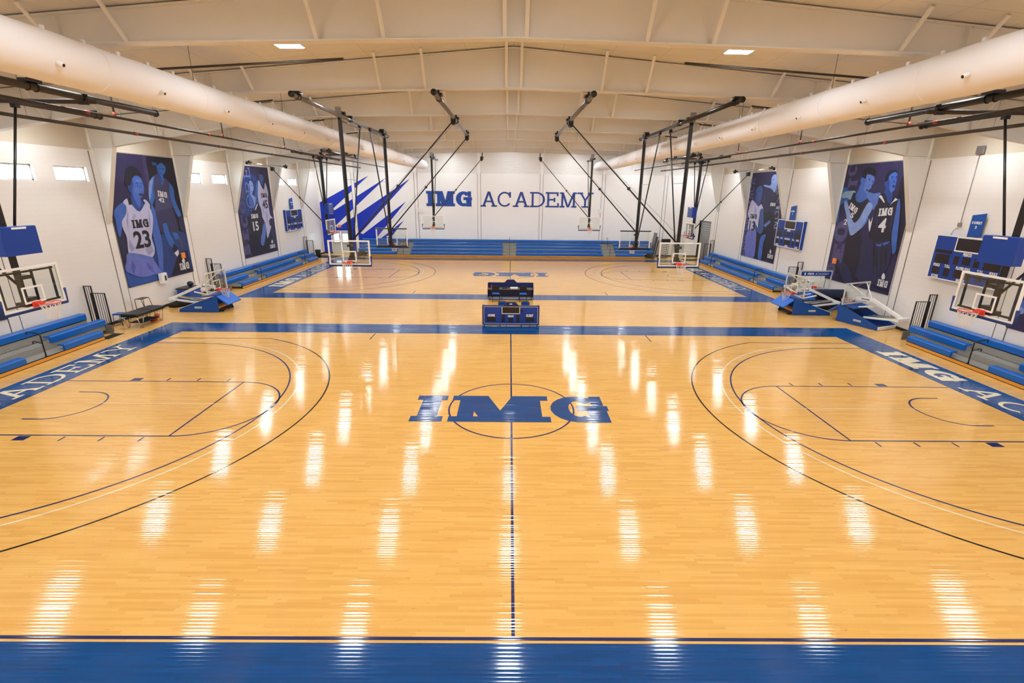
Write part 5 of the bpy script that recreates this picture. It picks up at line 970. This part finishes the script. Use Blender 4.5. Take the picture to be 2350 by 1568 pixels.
# ------------------------------------------------------------------ portable folded hoops
def portable(label, x, y, rz, sign=False, boardz=.95):
    t = thing('portable_hoop', label, 'basketball hoop', (x,y,0), rz)
    for sy in (-1, 1):
        w_ = MB().prism([(1.0,0,.02),(1.0,0,.78),(.9,0,.83),(.8,0,.82),(-1.02,0,.16),(-1.02,0,.02)], (0,sy*.64-.02,0), (0,sy*.64+.02,0)).build('wedge_panel', M['pblue'], t)
        q = MB(); yy = sy*.661; q.box(-.2,.16,min(yy,yy+sy*.004),max(yy,yy+sy*.004),.2,.29); q.build('maker_plate', M['white'], w_, label='white maker plate')
        q = MB()
        for k in range(8): a = -.17+k*.04; yy = sy*.666; q.box(a,a+.024,min(yy,yy+sy*.002),max(yy,yy+sy*.002),.225,.265)
        q.build('plate_lettering', M['navy'], w_)
    MB().box(-1.02,1.0,-.62,.62,.05,.12).build('base_floor', M['navy'], t)
    MB().box(-1.06,-1.0,-.66,.66,.02,.17).build('tail_bar', M['white'], t)
    MB().prism([(.25,0,.76),(.98,0,.86),(.98,0,.91),(.25,0,.81)], (0,-.64,0), (0,.64,0)).build('top_pad', M['pblue'], t)
    MB().prism([(1.0,0,.84),(1.52,0,.42),(1.49,0,.37),(.97,0,.79)], (0,-.62,0), (0,.62,0)).build('front_pad', M['padblue'], t, label='lighter blue folded-out front pad')
    m_ = MB(); 
    for k in range(6): m_.box(.45+.08*k,.51+.08*k,-.5,.5,.14,.22+.02*(k%3))
    m_.build('ballast', M['ply'], t)
    for sy in (-.45,.45): MB().tube([(1.08,sy-.03,.06),(1.08,sy+.03,.06)], .06, 12).build('wheel', M['blackm'], t, True)
    for sy in (-1,1):
        MB().bar((-.1,sy*.36,.42),(-1.55,sy*.32,.6),.06,.09).build('lower_arm', M['white'], t)
        MB().bar((.3,sy*.25,.84),(-.35,sy*.25,.98),.05,.06).build('upper_arm', M['white'], t)
        MB().tube([(-.2,sy*.15,.5),(-1.3,sy*.18,.66)], .03, 10).build('gas_spring', M['grey'], t, True)
    MB().bar((-1.6,0,.62),(-.1,0,1.27),.16,.13).build('boom', M['white'], t)
    b_ = MB().bar((-.12,0,1.25),(.62,0,1.2),.14,.15).build('boom_head', M['white'], t)
    q = MB()
    for sy in (-1, 1):
        for k in range(8): a = -.02+k*.05; yy = sy*.072; q.box(a,a+.03,min(yy,yy+sy*.003),max(yy,yy+sy*.003),1.2,1.26)
    q.build('boom_lettering', M['navy'], b_)
    MB().box(-1.64,-1.52,-.4,.4,.55,.68).build('arm_pivot', M['white'], t)
    board_parts(t, .72, boardz, frame=M['silverpaint'], pad=False, backframe=None)
    for sy in (-1,1): MB().bar((.69,sy*.6,boardz+1.03),(0.0,sy*.1,1.28),.035,.035).build('board_strut', M['white'], t)
    if sign:
        g = MB().box(.735,.742,-.84,.84,boardz+.76,boardz+1.0).build('board_sign', M['sbblue'], t, label='blue strip reading IMG ACADEMY')
        q = MB()
        for P, W, a0, a1 in (slab('IMG', True, .1)+(-.5,-.14), slab('ACADEMY', False, .1)+(-.06,.72)): q.poly2(fit(P, W, (a0+a1)/2, 0, a1-a0, .11), (.745,0,boardz+.88), (0,1,0), (0,0,1))
        q.poly2([smooth([(0,.085),(.045,-.01),(.03,-.07),(-.03,-.07),(-.045,-.01)], 3)], (.745,-.64,boardz+.88), (0,1,0), (0,0,1))
        q.build('sign_lettering', M['white'], g)
    return t
portable('folded portable hoop with blue wedge base beside the left wall', -16.0, 11.75, 0)
portable('folded portable hoop with light blue front pad, left one of the right wall group', 15.85, 12.2, PI)
portable('folded portable hoop with blue wedge base nearest the camera by the right wall', 17.5, 9.85, math.radians(112), boardz=.9)
portable('folded portable hoop whose board carries a blue IMG ACADEMY strip', 17.45, 14.95, math.radians(-91), True, boardz=.9)

# rolled wall pads
def pad_roll(label, x, y, rz, r, L, z0):
    t = MB(); pts = []; rr = []; n = 44
    for i in range(n+1):
        pts.append((-L/2+L*i/n, 0, r)); rr.append(r*(.93+.07*abs(math.sin(PI*i/3))))
    t.tube(pts, rr, 18); o = t.build('padded_roll', M['navypad'], None, True); o.location = (x,y,z0); o.rotation_euler = (0,0,rz)
    tag(o, label, 'pad'); return o
pad_roll('quilted navy roll on the floor behind the folded hoops at right, under another', 17.68, 13.0, math.radians(3), .31, 1.45, 0)
pad_roll('quilted navy roll on top of another one behind the folded hoops at right', 17.62, 13.02, math.radians(-2), .27, 1.5, .585)
pad_roll('thin quilted navy roll lying beside the folded hoop nearest the right wall', 18.03, 11.55, math.radians(8), .27, .8, 0)
# ------------------------------------------------------------------ left wall side items
t = thing('treatment_table', 'low black padded treatment table on chrome legs by the left wall', 'table', (-17.05,8.75,0), 0)
m_ = MB(); m_.bbox(-.38,.38,-.92,0,.60,.70,.03); m_.build('cushion', M['vinyl'], t); m_ = MB(); m_.bbox(-.38,.38,.01,.92,.60,.70,.03); m_.build('cushion', M['vinyl'], t)
MB().box(-.36,.36,-.9,.9,.56,.6).build('frame', M['black'], t)
for sx in (-1,1):
    for sy in (-1,1):
        MB().tube([(sx*.3,sy*.85,.57),(sx*.3,sy*.68,.02),(sx*.3,sy*.6,.02),(sx*.3,sy*.42,.57)], .018, 8).build('leg', M['chrome'], t, True)
MB().box(-.3,.3,-.55,.55,.2,.23).build('lower_shelf', M['blackm'], t)
t = thing('chair', 'black metal chair against the left wall behind the treatment table', 'chair', (-17.95,10.05,0), 0)
MB().bbox(-.26,.26,-.26,.26,.42,.46,.02).build('seat', M['black'], t)
for a in (-1,1):
    for b in (-1,1): MB().tube([(a*.24,b*.24,.43),(a*.25,b*.26,0)], .013, 8).build('leg', M['black'], t, True)
m_ = MB(); m_.tube([(-.2,-.26,.44),(-.2,-.26,.93),(-.2,.26,.93),(-.2,.26,.44)], .015, 8); m_.tube([(.22,-.26,.44),(.1,-.26,.93),(.1,.26,.93),(.22,.26,.44)], .015, 8); m_.build('back_frame', M['black'], t, True)
MB().box(-.2,.1,-.26,.26,.93,.95).build('top_rail', M['black'], t)
t = thing('step_stool', 'small blue and black stool at the near end of the treatment table', 'stool', (-18.05,8.6,0), 0)
MB().bbox(-.2,.2,-.2,.2,.5,.56,.02).build('seat', M['pblue'], t)
for a in (-1,1):
    for b in (-1,1): MB().tube([(a*.17,b*.17,.5),(a*.2,b*.2,0)], .014, 8).build('leg', M['pblue'] if a < 0 else M['black'], t, True)
m_ = MB(); m_.box(-.18,.18,-.18,.18,.2,.22); m_.build('footrest', M['black'], t)
o = MB((-17.35,9.95,0)).sphere((-17.35,9.95,.12), .12, 18).build('basketball', M['ball'], None, True); tag(o, 'orange basketball on the floor under the treatment table end', 'ball')
o = MB((-17.1,9.3,0)).bbox(-17.2,-16.98,9.2,9.45,0,.16,.02).build('storage_box', M['red']); tag(o, 'small red box on the floor under the treatment table', 'box')
t = thing('equipment_cart', 'black topped blue cart against the left wall behind the folded hoop', 'cart', (-17.95,13.5,0), 0)
MB().bbox(-.38,.38,-.55,.55,.78,.84,.02).build('top', M['vinyl'], t); MB().box(-.33,.33,-.5,.5,.12,.78).build('body', M['pblue'], t)
for a in (-1,1):
    for b in (-1,1): MB().tube([(a*.28-.02,b*.42,.06),(a*.28+.02,b*.42,.06)], .06, 12).build('castor', M['blackm'], t, True)
t = MB((-17.95,13.7,.84)); t.sphere((-17.95,13.72,.98), .17, 14, .8); o = t.build('bag', M['navypad'], None, True); tag(o, 'dark rounded bag on top of the blue cart by the left wall', 'bag')
t = MB((-17.75,12.2,0)); t.tube([(-18.1,11.9,.13),(-17.9,12.0,.15),(-17.45,12.45,.14),(-17.25,12.62,.1)], [.09,.15,.14,.06], 14); o = t.build('duffel_bag', M['blackm'], None, True); tag(o, 'low black bag on the floor at the left wall behind the folded hoop', 'bag')
for nm, lab, x0, x1, y0, y1 in (('floor_mat','black mat on the floor at the end of the left foreground bleacher',-17.3,-16.9,6.35,7.2),('floor_mat','dark door mat in the far left corner before the double doors',-18.3,-16.2,31.9,33.6),('floor_mat','dark mat on the floor before the grey shutter door at far right',16.4,18.2,32.2,33.4)):
    o = MB(((x0+x1)/2,(y0+y1)/2,0)).bbox(x0,x1,y0,y1,0,.014,.006).build(nm, M['blackm']); tag(o, lab, 'mat')
# bins
def bin_(label, x, y):
    t = thing('waste_bin', label, 'bin', (x,y,0)); MB().tube([(0,0,0),(0,0,.68)], [.2,.26], 18).build('body', M['blackm'], t, True); MB().ring((0,0,.68), .26, .02, 20, 6).build('rim', M['black'], t, True)
bin_('black waste bin at the far end of the far left bleacher', -17.9, 32.2)
# notice plates and boxes on walls
def plate(nm, label, cat, x0,x1,y0,y1,z0,z1, m, extra=None):
    O = Vector(((x0+x1)/2,(y0+y1)/2,z0)); q = MB(O).use(m); q.bbox(x0,x1,y0,y1,z0,z1,.006)
    if extra: extra(q)
    o = q.build(nm); tag(o, label, cat); return o
plate('alarm_box', 'white alarm box on the lower edge of the number 23 banner', 'alarm box', -18.43,-18.28,12.05,12.5,1.28,1.8, M['white'], lambda q: q.use(M['digit']).box(-18.285,-18.272,12.3,12.42,1.4,1.66))
plate('notice_plate', 'orange notice plate low on the number 23 banner', 'sign', -18.46,-18.4,14.15,14.45,2.32,2.62, M['signorange'])
plate('notice_plate', 'orange notice plate on the lower left of the number 4 banner', 'sign', 18.38,18.44,14.2,14.5,2.35,2.65, M['signorange'])
plate('notice_plate', 'orange notice plate above the far left double doors', 'sign', -16.9,-16.6,YB-.06,YB-.005,2.5,2.75, M['signorange'])
plate('wall_speaker', 'small grey loudspeaker on the back wall left of the lettering', 'speaker', -8.92,-8.68,YB-.22,YB-.03,4.05,4.45, M['white'])
plate('wall_speaker', 'small grey loudspeaker on the back wall right of the lettering', 'speaker', 8.55,8.8,YB-.22,YB-.03,4.1,4.5, M['white'])
plate('wall_speaker', 'pale grey loudspeaker on the blue graphic near the left corner', 'speaker', -17.6,-17.25,YB-.25,YB-.01,3.75,4.5, M['deck'])
plate('poster', 'pale poster on the far left wall above the bin', 'poster', -18.495,-18.48,31.95,33.4,1.45,2.1, M['white'])
# electrical conduit
t = thing('conduit', 'thin vertical electrical conduit above the right foreground scoreboard', 'conduit', (18.47,7.25,4.95)); O = Vector((18.47,7.25,4.95))
MB(O).tube([(18.47,7.25,5.05),(18.47,7.25,7.65)], .012, 8).build('tube', M['grey'], t, True); MB(O).bbox(18.42,18.49,7.17,7.33,4.9,5.06,.01).build('junction_box', M['grey'], t); MB(O).bbox(18.40,18.49,7.1,7.4,7.7,8.0,.01).build('upper_box', M['grey'], t)
MB(O).tube([(18.47,7.25,4.92),(18.45,7.45,4.75),(18.42,7.5,4.5)], .008, 6).build('cable', M['grey'], t, True)
# far right corner furniture
t = thing('chair_rack', 'dark rack of folded chairs right of the back bleacher', 'rack', (15.0,34.4,0))
for a in (-.35,.35):
    MB().tube([(a,-.25,.08),(a,-.25,1.4),(a,.25,1.4),(a,.25,.08)], .018, 8).build('frame', M['black'], t, True)
for k in range(5): 
    m_ = MB(); z = .25+.22*k; m_.tube([(-.33,-.24,z),(.33,.2,z+.08),(.33,-.2,z+.16),(-.33,.24,z+.05)], .016, 6); m_.build('folded_chair', M['vinyl'], t, True)
MB().box(-.4,.4,-.3,.3,.06,.1).build('base', M['black'], t)
o = MB((15.1,34.5,1.42)).bbox(14.75,15.55,34.25,34.65,1.42,1.8,.03).build('equipment_case', M['black']); tag(o, 'black equipment case on top of the chair rack at far right', 'case')
t = thing('stacked_panel', 'grey folded panels leaning at the right end of the back bleacher', 'panel', (13.75,34.6,0))
for k in range(3): MB().prism([(.15+.16*k-.1,0,0),(.22+.16*k-.1,0,0),(.52+.16*k-.1,0,2.35-.35*k),(.45+.16*k-.1,0,2.35-.35*k)], (0,-.45,0), (0,.45,0)).build('panel', M['deck'] if k else M['pipegrey'], t)
